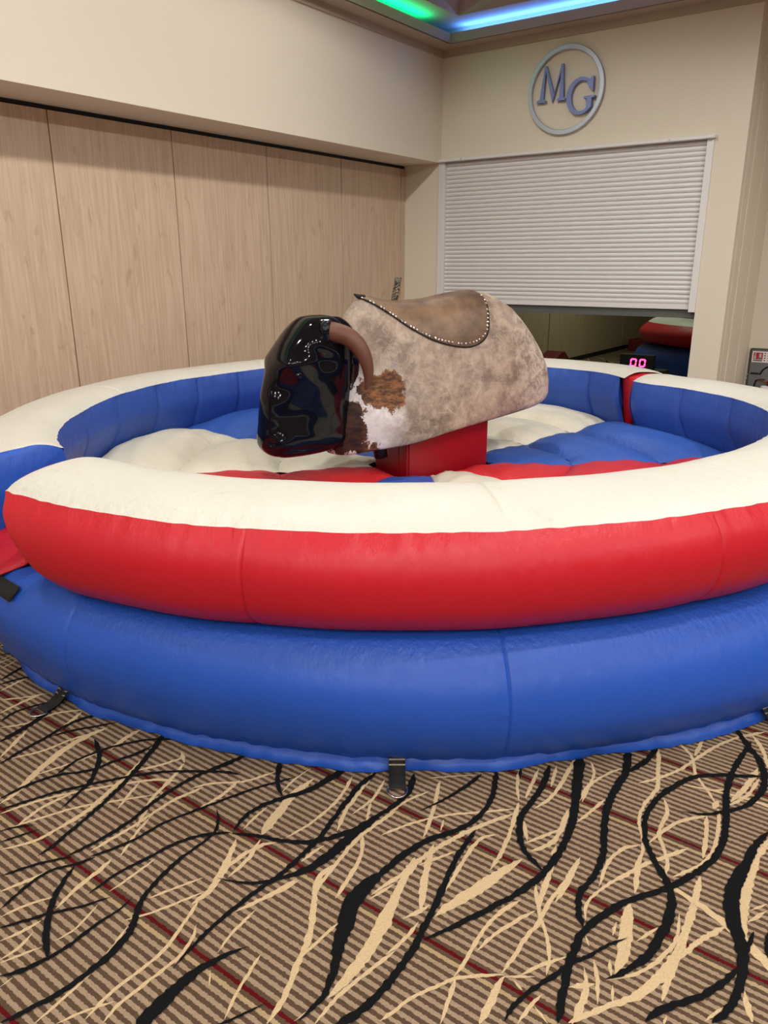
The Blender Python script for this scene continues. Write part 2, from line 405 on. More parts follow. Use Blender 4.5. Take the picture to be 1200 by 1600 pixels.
# carpet strand centre lines: x,y,width in metres
BLACK='''0.148,-2.608,0.024 0.137,-2.506,0.022 0.12,-2.429,0.02 0.081,-2.327,0.019 0.063,-2.294,0.016
0.029,-2.543,0.01 0.01,-2.48,0.011 0.024,-2.419,0.011 0.054,-2.353,0.011 0.069,-2.312,0.011
0.271,-2.676,0.013 0.26,-2.578,0.013 0.257,-2.492,0.013 0.248,-2.406,0.014 0.265,-2.332,0.014 0.307,-2.274,0.013
0.265,-2.484,0.01 0.293,-2.421,0.01 0.339,-2.354,0.01 0.382,-2.29,0.01
0.406,-2.404,0.014 0.476,-2.435,0.016 0.54,-2.483,0.018 0.599,-2.552,0.015 0.623,-2.618,0.01 0.645,-2.691,0.005
0.445,-2.771,0.011 0.451,-2.689,0.012 0.479,-2.605,0.012 0.523,-2.552,0.012 0.557,-2.504,0.012 0.573,-2.436,0.013 0.598,-2.371,0.013 0.605,-2.305,0.013
0.48,-2.599,0.01 0.465,-2.514,0.01 0.48,-2.438,0.01 0.508,-2.375,0.011 0.556,-2.303,0.011 0.625,-2.247,0.011 0.688,-2.208,0.011
0.495,-2.799,0.011 0.522,-2.731,0.011 0.553,-2.663,0.011 0.599,-2.583,0.012 0.664,-2.488,0.012 0.714,-2.425,0.012 0.772,-2.367,0.012 0.864,-2.301,0.012 0.921,-2.263,0.012 0.972,-2.243,0.012
0.576,-2.237,0.023 0.622,-2.318,0.021 0.669,-2.425,0.018 0.705,-2.518,0.016 0.735,-2.626,0.014 0.756,-2.722,0.012 0.771,-2.798,0.011 0.77,-2.845,0.01
0.915,-2.144,0.018 0.891,-2.231,0.017 0.867,-2.304,0.016 0.852,-2.381,0.015 0.85,-2.495,0.014 0.864,-2.595,0.013 0.859,-2.692,0.012 0.839,-2.795,0.011
0.853,-2.785,0.01 0.807,-2.846,0.009 0.776,-2.904,0.009 0.759,-2.943,0.009
1.127,-2.151,0.009 1.096,-2.2,0.01 1.056,-2.276,0.01 1.024,-2.355,0.01 0.983,-2.458,0.01 0.953,-2.545,0.01 0.942,-2.629,0.01 0.918,-2.705,0.01 0.894,-2.755,0.011
0.908,-2.746,0.011 0.888,-2.792,0.01 0.853,-2.849,0.01 0.851,-2.908,0.01 0.861,-2.962,0.01 0.87,-3.005,0.009
0.89,-2.799,0.013 0.919,-2.854,0.014 0.95,-2.899,0.015 0.985,-2.935,0.016 1.039,-2.976,0.017 1.11,-3.017,0.017
0.926,-3.035,0.011 0.958,-2.985,0.01 0.994,-2.926,0.009 1.034,-2.873,0.008 1.058,-2.828,0.006 1.072,-2.807,0.003
1.062,-3.11,0.013 1.088,-3.074,0.013 1.107,-3.019,0.012 1.117,-2.957,0.011 1.116,-2.888,0.009 1.123,-2.823,0.007 1.116,-2.772,0.004
1.11,-2.568,0.009 1.11,-2.608,0.012 1.121,-2.695,0.014 1.147,-2.771,0.015 1.183,-2.82,0.017 1.204,-2.851,0.019 1.222,-2.919,0.017 1.222,-2.989,0.015 1.217,-3.053,0.014 1.199,-3.113,0.013 1.177,-3.173,0.012
1.036,-2.406,0.007 1.077,-2.437,0.008 1.109,-2.486,0.009 1.11,-2.568,0.009 1.113,-2.602,0.01
1.01,-2.837,0.007 1.012,-2.796,0.008 1.012,-2.742,0.01 1.034,-2.655,0.011 1.046,-2.592,0.012 1.071,-2.534,0.012 1.106,-2.49,0.011 1.148,-2.452,0.011
1.151,-2.454,0.011 1.219,-2.417,0.013 1.29,-2.391,0.015 1.36,-2.35,0.016 1.403,-2.293,0.017 1.438,-2.224,0.018 1.456,-2.146,0.018 1.473,-2.062,0.018 1.467,-1.981,0.021 1.434,-1.908,0.023
1.027,-2.11,0.022 1.065,-2.163,0.018 1.107,-2.208,0.014 1.159,-2.243,0.011
1.237,-2.011,0.029 1.223,-2.093,0.025 1.206,-2.174,0.021 1.165,-2.249,0.018 1.136,-2.319,0.016 1.131,-2.38,0.013 1.151,-2.448,0.011
1.329,-1.973,0.02 1.326,-2.062,0.018 1.341,-2.152,0.017 1.356,-2.228,0.015 1.374,-2.305,0.016 1.379,-2.387,0.016 1.381,-2.488,0.016 1.37,-2.556,0.014 1.363,-2.643,0.013 1.362,-2.731,0.012 1.367,-2.79,0.009 1.371,-2.82,0.006 1.378,-2.862,0.004
1.249,-2.598,0.004 1.296,-2.58,0.007 1.349,-2.548,0.01 1.39,-2.497,0.014 1.428,-2.428,0.023 1.443,-2.357,0.032 1.445,-2.297,0.032 1.45,-2.224,0.027 1.465,-2.14,0.018
1.605,-2.312,0.022 1.597,-2.36,0.035 1.596,-2.398,0.044 1.602,-2.458,0.046 1.632,-2.517,0.041 1.657,-2.575,0.031 1.687,-2.625,0.021 1.712,-2.686,0.015 1.716,-2.721,0.012 1.71,-2.789,0.011
1.647,-1.733,0.018 1.692,-1.84,0.017 1.709,-1.927,0.017 1.701,-2.008,0.018 1.678,-2.069,0.019 1.636,-2.143,0.02 1.614,-2.226,0.021 1.605,-2.312,0.021 1.593,-2.355,0.022
1.615,-1.779,0.018 1.605,-1.862,0.013 1.581,-1.96,0.009 1.549,-2.047,0.005
1.73,-2.018,0.013 1.736,-2.088,0.015 1.743,-2.158,0.016 1.762,-2.245,0.018 1.785,-2.34,0.018 1.801,-2.422,0.018 1.812,-2.47,0.019 1.817,-2.55,0.019 1.817,-2.605,0.019 1.811,-2.663,0.019 1.799,-2.71,0.019 1.777,-2.755,0.019
1.778,-1.606,0.022 1.805,-1.718,0.02 1.809,-1.826,0.019 1.816,-1.898,0.018 1.85,-1.972,0.018 1.891,-2.018,0.017 1.963,-2.055,0.016
1.84,-1.492,0.038 1.891,-1.645,0.031 1.94,-1.79,0.026 1.964,-1.899,0.021 1.97,-1.995,0.021 1.966,-2.06,0.02 1.944,-2.158,0.019 1.904,-2.255,0.016 1.867,-2.341,0.014 1.815,-2.443,0.011
1.962,-1.368,0.028 1.996,-1.483,0.026 2,-1.588,0.024 2.01,-1.691,0.023 2.035,-1.786,0.021 2.063,-1.862,0.02 2.081,-1.947,0.018 2.08,-2.02,0.017 2.075,-2.068,0.017 2.096,-2.13,0.016 2.128,-2.174,0.015
2.033,-1.275,0.02 2.035,-1.375,0.019 2.004,-1.489,0.018
1.704,-1.671,0.013 1.733,-1.737,0.005
2.196,-1.582,0.004 2.259,-1.556,0.009 2.307,-1.507,0.013 2.353,-1.445,0.016 2.379,-1.357,0.02 2.377,-1.265,0.021 2.343,-1.167,0.023 2.297,-1.104,0.02 2.225,-1.002,0.017
2.379,-1.247,0.013 2.319,-1.285,0.015 2.245,-1.332,0.016 2.185,-1.391,0.018 2.14,-1.498,0.019 2.121,-1.592,0.018 2.122,-1.678,0.016 2.15,-1.765,0.017 2.196,-1.832,0.019 2.255,-1.902,0.021 2.282,-1.955,0.023 2.293,-2.029,0.024 2.291,-2.107,0.022 2.281,-2.169,0.02 2.252,-2.242,0.014 2.223,-2.286,0.009
2.296,-1.068,0.014 2.293,-1.107,0.017 2.283,-1.266,0.019 2.29,-1.39,0.02 2.313,-1.502,0.02 2.335,-1.615,0.02 2.335,-1.708,0.019 2.318,-1.784,0.018 2.268,-1.9,0.018 2.225,-1.967,0.018 2.18,-2.035,0.018 2.149,-2.112,0.019 2.13,-2.191,0.02 2.135,-2.256,0.02 2.138,-2.295,0.02 2.159,-2.373,0.02 2.18,-2.451,0.019
2.227,-2.138,0.006 2.195,-2.188,0.008 2.169,-2.244,0.01 2.141,-2.293,0.012 2.12,-2.354,0.013 2.094,-2.417,0.012 2.081,-2.479,0.012 2.082,-2.521,0.011
2.435,-1.525,0.016 2.416,-1.616,0.021 2.411,-1.702,0.027 2.404,-1.772,0.037 2.408,-1.857,0.039 2.432,-1.936,0.036 2.461,-1.997,0.03 2.479,-2.056,0.025 2.484,-2.12,0.02 2.476,-2.2,0.018 2.456,-2.252,0.018
2.472,-2.067,0.015 2.447,-2.141,0.015 2.417,-2.201,0.016 2.375,-2.257,0.017 2.349,-2.296,0.018 2.333,-2.34,0.019
2.478,-1.935,0.012 2.476,-1.986,0.012 2.477,-2.034,0.011
2.512,-1.897,0.014 2.514,-1.959,0.013 2.529,-2.009,0.013
1.478,-2.707,0.003 1.452,-2.756,0.012 1.438,-2.799,0.019 1.427,-2.841,0.025 1.426,-2.892,0.03 1.429,-2.943,0.035 1.433,-2.988,0.035 1.443,-3.013,0.034
1.621,-2.792,0.003 1.604,-2.832,0.006 1.578,-2.884,0.008 1.561,-2.909,0.011
0.586,-2.849,0.009 0.61,-2.809,0.007 0.648,-2.769,0.004
0.631,-2.873,0.009 0.653,-2.823,0.007 0.674,-2.774,0.004
-0.232,-2.4,0.012 -0.206,-2.325,0.012 -0.157,-2.265,0.012
-0.262,-2.383,0.012 -0.284,-2.297,0.013 -0.292,-2.23,0.013
-0.465,-2.272,0.012 -0.448,-2.224,0.012 -0.434,-2.185,0.012
-0.604,-2.196,0.01 -0.597,-2.16,0.011 -0.592,-2.138,0.011
-0.692,-2.147,0.01 -0.701,-2.11,0.01
-0.779,-2.1,0.009 -0.783,-2.08,0.009'''
BEIGE='''0.464,-2.782,0.014 0.453,-2.719,0.018 0.409,-2.623,0.023 0.371,-2.498,0.025 0.366,-2.401,0.022 0.38,-2.325,0.018
0.061,-2.56,0.01 0.111,-2.491,0.01 0.141,-2.386,0.011 0.209,-2.309,0.011
0.51,-2.807,0.01 0.544,-2.715,0.01 0.594,-2.629,0.01 0.662,-2.538,0.011 0.759,-2.426,0.011 0.834,-2.383,0.011
-0.124,-2.459,0.01 -0.072,-2.406,0.01 -0.014,-2.326,0.01
-0.032,-2.51,0.014 -0.037,-2.426,0.014 -0.031,-2.33,0.015
0.268,-2.638,0.009 0.317,-2.549,0.009 0.335,-2.462,0.01 0.357,-2.394,0.01
0.421,-2.636,0.009 0.458,-2.541,0.009 0.483,-2.453,0.009
0.603,-2.805,0.012 0.588,-2.713,0.012 0.602,-2.622,0.013
0.594,-2.821,0.008 0.631,-2.739,0.009 0.678,-2.648,0.009 0.754,-2.554,0.009 0.821,-2.475,0.009
0.658,-2.888,0.009 0.705,-2.811,0.011 0.714,-2.735,0.013 0.716,-2.65,0.016 0.692,-2.547,0.016 0.665,-2.449,0.015 0.634,-2.357,0.014
0.501,-2.405,0.017 0.485,-2.315,0.018 0.49,-2.26,0.018
0.784,-2.582,0.009 0.753,-2.514,0.009 0.727,-2.449,0.009
0.901,-2.601,0.012 0.859,-2.537,0.013 0.828,-2.481,0.013 0.804,-2.394,0.014 0.769,-2.307,0.015
0.667,-2.437,0.01 0.716,-2.357,0.01 0.749,-2.275,0.01
0.875,-2.74,0.011 0.888,-2.591,0.011 0.891,-2.465,0.012 0.921,-2.352,0.013
0.963,-2.706,0.009 0.919,-2.614,0.009 0.897,-2.548,0.009
0.769,-2.307,0.012 0.707,-2.269,0.013
0.253,-2.443,0.014 0.209,-2.323,0.015
0.234,-2.656,0.013 0.187,-2.567,0.014 0.157,-2.511,0.014
-0.356,-2.331,0.009 -0.363,-2.283,0.009 -0.376,-2.238,0.009
-0.427,-2.293,0.008 -0.436,-2.234,0.008
-0.555,-2.223,0.008 -0.573,-2.165,0.008
-0.659,-2.165,0.006 -0.667,-2.129,0.006
-0.185,-2.425,0.012 -0.194,-2.335,0.012 -0.197,-2.252,0.013
0.809,-2.971,0.011 0.838,-2.89,0.011 0.853,-2.833,0.011
0.892,-3.016,0.008 0.909,-2.956,0.009 0.944,-2.895,0.009
0.963,-3.056,0.01 0.98,-3.012,0.01 0.988,-2.961,0.011
1.016,-3.085,0.008 1.019,-3.034,0.009 1.003,-2.989,0.009
1.025,-3.09,0.007 1.048,-3.038,0.007 1.067,-3,0.007
1.074,-2.976,0.006 1.082,-2.92,0.006 1.06,-2.84,0.007
0.984,-2.916,0.013 0.966,-2.843,0.013 0.958,-2.758,0.014 0.947,-2.717,0.014
1.088,-3.124,0.006 1.088,-3.091,0.006
1.047,-2.799,0.008 1.051,-2.714,0.008 1.05,-2.644,0.008
1.152,-2.753,0.008 1.176,-2.699,0.008 1.216,-2.615,0.008
1.159,-2.838,0.007 1.2,-2.774,0.007 1.237,-2.692,0.007 1.256,-2.65,0.008
1.361,-3.04,0.008 1.351,-2.988,0.009 1.357,-2.898,0.009 1.361,-2.83,0.009 1.345,-2.768,0.01 1.322,-2.74,0.01
1.238,-3.128,0.007 1.233,-3.041,0.008 1.218,-2.94,0.008 1.183,-2.84,0.009
1.321,-3.056,0.009 1.31,-2.981,0.009 1.317,-2.892,0.009 1.314,-2.822,0.01 1.291,-2.749,0.01 1.263,-2.674,0.011
1.278,-3.1,0.007 1.303,-3.044,0.007 1.338,-2.988,0.007
1.238,-2.576,0.013 1.241,-2.494,0.013 1.26,-2.43,0.013 1.287,-2.402,0.013
1.262,-2.699,0.012 1.263,-2.641,0.013 1.239,-2.583,0.013 1.204,-2.504,0.014 1.175,-2.457,0.015
1.226,-2.403,0.029 1.201,-2.311,0.03 1.179,-2.209,0.025 1.181,-2.112,0.014
1.293,-2.372,0.009 1.311,-2.279,0.009 1.31,-2.155,0.01 1.275,-2.033,0.01
1.397,-2.262,0.012 1.361,-2.177,0.013 1.347,-2.108,0.013 1.319,-1.98,0.014
1.388,-2.177,0.009 1.396,-2.083,0.01 1.372,-1.986,0.01
1.445,-2.183,0.009 1.401,-2.099,0.01
1.268,-2.578,0.011 1.263,-2.495,0.012 1.237,-2.421,0.013
0.985,-2.447,0.011 0.997,-2.359,0.011 0.988,-2.262,0.012
0.894,-2.382,0.01 0.928,-2.326,0.01 1.003,-2.262,0.01 1.056,-2.158,0.011
1.467,-2.229,0.012 1.514,-2.298,0.011 1.538,-2.376,0.011 1.557,-2.458,0.01
1.52,-2.52,0.011 1.493,-2.461,0.011 1.48,-2.379,0.012 1.469,-2.297,0.012 1.467,-2.221,0.013 1.489,-2.085,0.014
1.405,-2.56,0.01 1.418,-2.5,0.01 1.428,-2.47,0.01
1.393,-2.417,0.01 1.398,-2.364,0.01 1.405,-2.326,0.01
1.142,-2.225,0.007 1.132,-2.158,0.007 1.136,-2.078,0.007
1.165,-2.42,0.009 1.156,-2.353,0.009 1.154,-2.306,0.01
1.514,-2.2,0.007 1.532,-2.147,0.007
1.63,-2.413,0.009 1.655,-2.322,0.009
1.259,-2.697,0.014 1.265,-2.643,0.015 1.245,-2.575,0.015 1.221,-2.521,0.016
1.371,-2.651,0.008 1.397,-2.584,0.013 1.424,-2.507,0.014 1.434,-2.47,0.009
1.429,-2.763,0.008 1.415,-2.699,0.008 1.41,-2.609,0.009
1.657,-2.827,0.013 1.644,-2.757,0.014 1.608,-2.671,0.015 1.576,-2.59,0.017 1.53,-2.524,0.016 1.475,-2.44,0.015 1.473,-2.371,0.013
1.602,-2.651,0.009 1.607,-2.58,0.009 1.612,-2.519,0.009
1.555,-2.463,0.008 1.536,-2.381,0.009 1.52,-2.306,0.009
1.573,-2.875,0.007 1.548,-2.815,0.007 1.532,-2.76,0.008 1.518,-2.706,0.008
1.484,-2.84,0.005 1.452,-2.806,0.006
1.726,-2.703,0.01 1.73,-2.64,0.024 1.724,-2.545,0.032 1.706,-2.464,0.034 1.687,-2.383,0.03 1.674,-2.349,0.021
1.743,-2.765,0.009 1.743,-2.68,0.009 1.759,-2.591,0.01 1.779,-2.5,0.01
1.625,-2.399,0.009 1.643,-2.304,0.01
1.348,-2.773,0.005 1.32,-2.735,0.005
1.856,-2.676,0.009 1.87,-2.63,0.01
1.702,-2.787,0.005 1.715,-2.732,0.005
1.518,-2.193,0.009 1.555,-2.112,0.009 1.619,-2.02,0.009 1.7,-1.943,0.009 1.786,-1.862,0.009
1.637,-2.357,0.01 1.65,-2.295,0.013 1.666,-2.189,0.015 1.693,-2.093,0.016 1.73,-1.996,0.014 1.788,-1.889,0.013
1.48,-2.139,0.008 1.486,-2.038,0.009 1.52,-1.953,0.009
1.62,-2.137,0.012 1.589,-2.042,0.012 1.547,-1.945,0.013 1.519,-1.88,0.014
1.759,-2.358,0.015 1.72,-2.282,0.015 1.673,-2.183,0.017 1.66,-2.143,0.017
1.687,-2.41,0.018 1.665,-2.3,0.019 1.653,-2.214,0.02
1.646,-2.083,0.009 1.627,-2.033,0.009
1.778,-2.27,0.01 1.762,-2.144,0.011 1.758,-2.047,0.012 1.788,-1.999,0.012
1.668,-2.236,0.009 1.726,-2.129,0.009
1.84,-2.136,0.012 1.831,-2.037,0.012 1.802,-1.916,0.013 1.776,-1.83,0.014
1.773,-1.823,0.011 1.731,-1.75,0.011 1.704,-1.671,0.012
1.786,-1.803,0.01 1.754,-1.634,0.011
1.829,-1.831,0.012 1.85,-1.726,0.012 1.833,-1.52,0.014
1.874,-1.972,0.012 1.827,-1.898,0.012
1.873,-1.981,0.011 1.934,-1.867,0.011
1.9,-2.004,0.014 1.936,-1.919,0.015 1.916,-1.759,0.016
1.801,-2.359,0.012 1.813,-2.31,0.024 1.847,-2.207,0.036 1.875,-2.102,0.022 1.896,-2.039,0.009
2.005,-2.182,0.012 1.983,-2.071,0.013 1.948,-1.936,0.014
2.033,-2.137,0.011 2.034,-2.05,0.012 2.02,-1.958,0.013
1.995,-2.171,0.01 1.962,-2.101,0.01
1.827,-1.702,0.011 1.797,-1.592,0.012
1.928,-1.721,0.01 1.919,-1.615,0.01
1.957,-1.805,0.008 1.978,-1.763,0.008
1.483,-1.895,0.006 1.542,-1.842,0.006 1.606,-1.786,0.006
1.727,-2.481,0.015 1.719,-2.455,0.017 1.685,-2.377,0.021 1.663,-2.305,0.019 1.644,-2.217,0.018
1.756,-2.361,0.015 1.715,-2.283,0.015 1.675,-2.194,0.017
1.738,-2.414,0.012 1.758,-2.373,0.012 1.772,-2.329,0.012
1.766,-2.528,0.009 1.777,-2.464,0.01 1.776,-2.4,0.01
1.932,-2.483,0.01 1.932,-2.426,0.01 1.925,-2.364,0.011 1.925,-2.293,0.011 1.935,-2.239,0.011 1.956,-2.182,0.012
1.94,-2.39,0.009 1.952,-2.326,0.01 1.974,-2.258,0.01 2.004,-2.19,0.011
1.862,-2.667,0.008 1.88,-2.592,0.009 1.911,-2.532,0.009 1.938,-2.485,0.009 1.992,-2.435,0.009 2.031,-2.406,0.009
1.969,-2.603,0.009 1.953,-2.54,0.01 1.938,-2.485,0.01
2.019,-2.409,0.01 2.021,-2.35,0.01 2.021,-2.276,0.011 2.026,-2.227,0.011 2.021,-2.143,0.012 2.027,-2.058,0.012 2.022,-1.961,0.013
1.98,-2.129,0.011 2.016,-2.195,0.01 2.057,-2.244,0.01 2.091,-2.299,0.009 2.107,-2.352,0.009
2.039,-2.552,0.02 2.035,-2.497,0.018 2.027,-2.432,0.015 2.031,-2.406,0.01
2.058,-2.388,0.009 2.085,-2.334,0.009 2.128,-2.273,0.009
2.051,-2.409,0.014 2.079,-2.422,0.013
2.027,-2.415,0.007 2.092,-2.368,0.007
1.977,-2.079,0.011 2.009,-2.179,0.01
2.107,-2.503,0.009 2.112,-2.446,0.009 2.121,-2.403,0.009
2.118,-2.442,0.008 2.162,-2.464,0.008
2.205,-2.433,0.016 2.203,-2.37,0.017 2.197,-2.315,0.017
1.96,-1.812,0.009 1.979,-1.724,0.01 1.991,-1.656,0.01
2.049,-1.521,0.011 2.095,-1.456,0.011 2.143,-1.356,0.011 2.187,-1.207,0.012 2.242,-1.081,0.012 2.322,-0.972,0.013
2.045,-1.297,0.014 2.084,-1.431,0.013 2.106,-1.512,0.013 2.099,-1.608,0.012 2.107,-1.688,0.011 2.151,-1.782,0.011 2.169,-1.883,0.01 2.185,-1.945,0.01
2.157,-1.265,0.013 2.154,-1.144,0.014
2.087,-1.218,0.011 2.147,-1.271,0.01 2.189,-1.367,0.01 2.244,-1.434,0.009 2.282,-1.486,0.009
2.139,-1.549,0.012 2.167,-1.608,0.012 2.174,-1.713,0.011 2.205,-1.768,0.011 2.231,-1.823,0.01 2.241,-1.871,0.01
2.163,-1.773,0.01 2.186,-1.687,0.01 2.216,-1.619,0.011 2.273,-1.55,0.011
2.269,-1.554,0.014 2.294,-1.662,0.013 2.307,-1.744,0.012
2.29,-1.5,0.012 2.311,-1.587,0.011 2.322,-1.692,0.011 2.307,-1.777,0.01 2.258,-1.866,0.01
2.144,-1.963,0.011 2.173,-1.88,0.012 2.21,-1.814,0.012 2.265,-1.725,0.013
2.098,-1.981,0.01 2.096,-1.896,0.01 2.114,-1.834,0.011 2.149,-1.792,0.011
2.313,-1.445,0.017 2.338,-1.325,0.018 2.346,-1.21,0.019
2.312,-1.465,0.011 2.349,-1.379,0.011 2.362,-1.265,0.012
2.233,-1.431,0.007 2.308,-1.377,0.007
1.937,-1.715,0.009 1.927,-1.62,0.009 1.948,-1.54,0.009 1.981,-1.472,0.01
1.879,-1.499,0.01 1.916,-1.563,0.009 1.931,-1.689,0.009
2.292,-1.02,0.014 2.34,-1.097,0.013 2.373,-1.19,0.013
1.958,-1.885,0.015 1.931,-1.768,0.016
2.031,-2.055,0.01 2.024,-1.956,0.011
2.421,-1.771,0.02 2.425,-1.683,0.021 2.441,-1.556,0.022
2.278,-1.509,0.025 2.281,-1.458,0.026
2.038,-2.094,0.01 2.029,-2.004,0.011 2.024,-1.943,0.011
2.121,-2.146,0.008 2.103,-2.09,0.008 2.117,-2.016,0.009 2.154,-1.922,0.009 2.195,-1.845,0.009
2.107,-2.016,0.008 2.097,-1.939,0.008 2.095,-1.893,0.008
2.193,-1.983,0.015 2.175,-1.914,0.015 2.158,-1.848,0.016
2.194,-2.025,0.025 2.215,-2.111,0.033 2.233,-2.186,0.03 2.238,-2.258,0.014
2.187,-2.105,0.012 2.194,-2.151,0.011
2.248,-2.132,0.009 2.285,-2.047,0.009
2.24,-1.867,0.012 2.228,-1.797,0.012
2.35,-2.26,0.017 2.342,-2.154,0.018 2.339,-2.028,0.02 2.331,-1.92,0.018 2.318,-1.819,0.016
2.346,-2.128,0.013 2.375,-2.04,0.014 2.419,-1.951,0.015
2.198,-2.435,0.013 2.219,-2.4,0.013 2.264,-2.331,0.015 2.303,-2.272,0.021 2.332,-2.173,0.026 2.338,-2.085,0.015
2.226,-2.283,0.007 2.279,-2.223,0.009 2.31,-2.154,0.011 2.326,-2.07,0.009 2.308,-1.978,0.006
2.467,-1.968,0.009 2.445,-1.886,0.02 2.431,-1.776,0.027 2.428,-1.653,0.029
2.459,-1.91,0.011 2.493,-1.838,0.011
2.457,-1.864,0.008 2.489,-1.813,0.008
2.494,-2.118,0.008 2.51,-2.16,0.016 2.529,-2.199,0.023
2.442,-2.255,0.008 2.469,-2.189,0.008
2.37,-2.314,0.022 2.369,-2.287,0.006
2.162,-2.352,0.014 2.213,-2.304,0.014
2.205,-2.425,0.008 2.194,-2.328,0.009 2.17,-2.278,0.009
2.233,-2.354,0.009 2.21,-2.295,0.01 2.182,-2.246,0.01
2.261,-2.334,0.009 2.242,-2.283,0.009
2.158,-2.215,0.01 2.139,-2.191,0.01
2.233,-2.267,0.011 2.213,-2.224,0.011
2.481,-2.001,0.008 2.517,-2.005,0.007'''

# ------------------------------------------------------------------ the room
X_L, Y_B, X_P = -2.18, 3.987, -2.648          # bulkhead face, shutter wall face, folding-panel face
X_R, Y_F, Z_C = 10.0, -12.0, 4.10

floor = box_obj('floor', M['carpet'], None, -2.95, X_R + 0.2, Y_F - 0.2, 14.2, -0.06, 0.0)
tag(floor, 'striped brown and tan carpet with black and beige strands', kind='structure')

M['far_wall'] = simple('brown_veneer', srgb(120, 96, 74), 0.6, var=0.1, scale=6)
def wall(name, label, boxes, mat='cream'):
    m = MB()
    for b in boxes: m.box(*b)
    return tag(m.build(name, M[mat]), label, kind='structure')

wall_left = wall('wall_left', 'wall of pale wooden folding panels set back under a cream bulkhead',
                 [(-2.95, X_L, Y_F, Y_B, 2.643, 4.3), (-2.95, -2.72, Y_F, Y_B, 0.0, 2.643)])
wall_back = wall('wall_back', 'cream wall holding the round monogram over the white shutter', [(X_L - 0.02, 0.628, Y_B, Y_B + 0.2, 2.663, 4.3)])
wall_pier = wall('wall_pier', 'cream pier right of the shutter turning into the recess', [(0.628, 0.893, Y_B, 5.24, 0.0, 4.3)])
wall_niche = wall('wall_niche', 'cream end of the panel niche left of the shutter', [(-2.95, -2.205, Y_B, Y_B + 0.2, 0.0, 4.3)])
wall_sill = wall('wall_sill', 'low cream wall under the hatch', [(-2.205, 0.628, Y_B, Y_B + 0.2, 0.0, 0.45)])
wall_recess = wall('wall_recess', 'cream wall at the back of the recess right of the shutter', [(0.628, X_R + 0.2, 5.24, 5.44, 0.0, 4.3)])
trim_1 = wall('trim_1', 'moulded jamb strips down the side of the recess',
              [(0.893, 0.897, 4.10, 4.16, 0, 3.63), (0.893, 0.902, 4.30, 4.62, 0, 3.63), (0.893, 0.899, 4.74, 4.80, 0, 3.63)])
wall_right = wall('wall_right', 'brown veneered wall on the right of the hall', [(X_R, X_R + 0.2, Y_F, 5.3, 0, 4.3)], 'far_wall')
wall_front = wall('wall_front', 'brown veneered wall behind the viewer', [(-2.95, X_R + 0.2, Y_F - 0.2, Y_F, 0, 4.3)], 'far_wall')

# folding wall panels, each a board of its own
def panel_board(y0, y1, parent, z0=0.02, z1=2.612, x=X_P, name='panel'):
    return box_obj(name, M['wood'], parent, x - 0.05, x, y0, y1, z0, z1, bevel=0.002)
edges = [3.905, 2.850, 1.789, 0.725, -0.333] + [-0.333 - 1.06 * k for k in range(1, 12)]
for a, b in zip(edges, edges[1:]):
    if b > Y_F: panel_board(b + 0.004, a - 0.004, wall_left)
panel_board(3.912, Y_B - 0.004, wall_left)
m = MB(); m.box(-2.72, X_P - 0.012, Y_F, Y_B, 2.612, 2.643)
m.build('head_track', M['dark_gap'], wall_left)
m = MB(); m.box(-2.72, X_P - 0.045, Y_F, Y_B, 0.0, 2.612)
m.build('panel_backing', M['dark_gap'], wall_left)

# ceiling: two stepped coves round the room
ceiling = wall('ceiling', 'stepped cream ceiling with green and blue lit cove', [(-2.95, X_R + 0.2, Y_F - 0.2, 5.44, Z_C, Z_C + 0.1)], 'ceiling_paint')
def cove_run(parent, along):
    """soffit, lip, cove back, upper soffit, upper lip as straight runs; along = 'x' (shutter wall) or 'y' (left wall)"""
    def run(name, o0, o1, z0, z1):
        if along == 'y': return box_obj(name, M['ceiling_paint'], parent, X_L + o0, X_L + o1, Y_F, Y_B - o1, z0, z1)
        return box_obj(name, M['ceiling_paint'], parent, X_L + o0, X_R, Y_B - o1, Y_B - o0, z0, z1)
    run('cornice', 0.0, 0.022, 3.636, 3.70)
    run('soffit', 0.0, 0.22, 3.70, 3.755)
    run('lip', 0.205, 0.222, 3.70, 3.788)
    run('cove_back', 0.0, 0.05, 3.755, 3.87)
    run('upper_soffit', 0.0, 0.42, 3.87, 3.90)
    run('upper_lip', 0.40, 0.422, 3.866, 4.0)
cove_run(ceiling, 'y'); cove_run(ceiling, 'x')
box_obj('recess_ceiling', M['ceiling_paint'], ceiling, 0.893, X_R, Y_B, 5.24, 3.636, 3.75)

# unlit room seen through the hatch, below the shutter
wall_rear_left = wall('wall_rear_left', 'dim wooden panel wall of the unlit room beyond the hatch', [(-2.95, -2.72, Y_B + 0.2, 14.0, 0, 3.2)])
redge = [4.19, 5.9, 8.08, 11.53, 13.98]
for a, b in zip(redge, redge[1:]):
    panel_board(a + 0.012, b - 0.012, wall_rear_left, z0=0.06, z1=3.1)
box_obj('panel_backing', M['dark_gap'], wall_rear_left, -2.72, X_P - 0.03, 4.19, 13.98, 0.0, 3.1)
tag(box_obj('baseboard_rear', M['dark_gap'], None, -2.70, X_P + 0.012, 4.19, 13.98, 0.0, 0.075), 'black skirting along the dim panel wall', kind='structure')
wall('wall_rear_right', 'right wall of the unlit room', [(0.70, 0.88, 5.44, 14.2, 0, 3.3)])
wall('wall_rear_far', 'far wall of the unlit room', [(-2.95, 0.70, 14.0, 14.2, 0, 3.2)])
wall('ceiling_rear', 'ceiling of the unlit room', [(-2.95, 0.70, Y_B + 0.2, 14.2, 3.2, 3.3)])

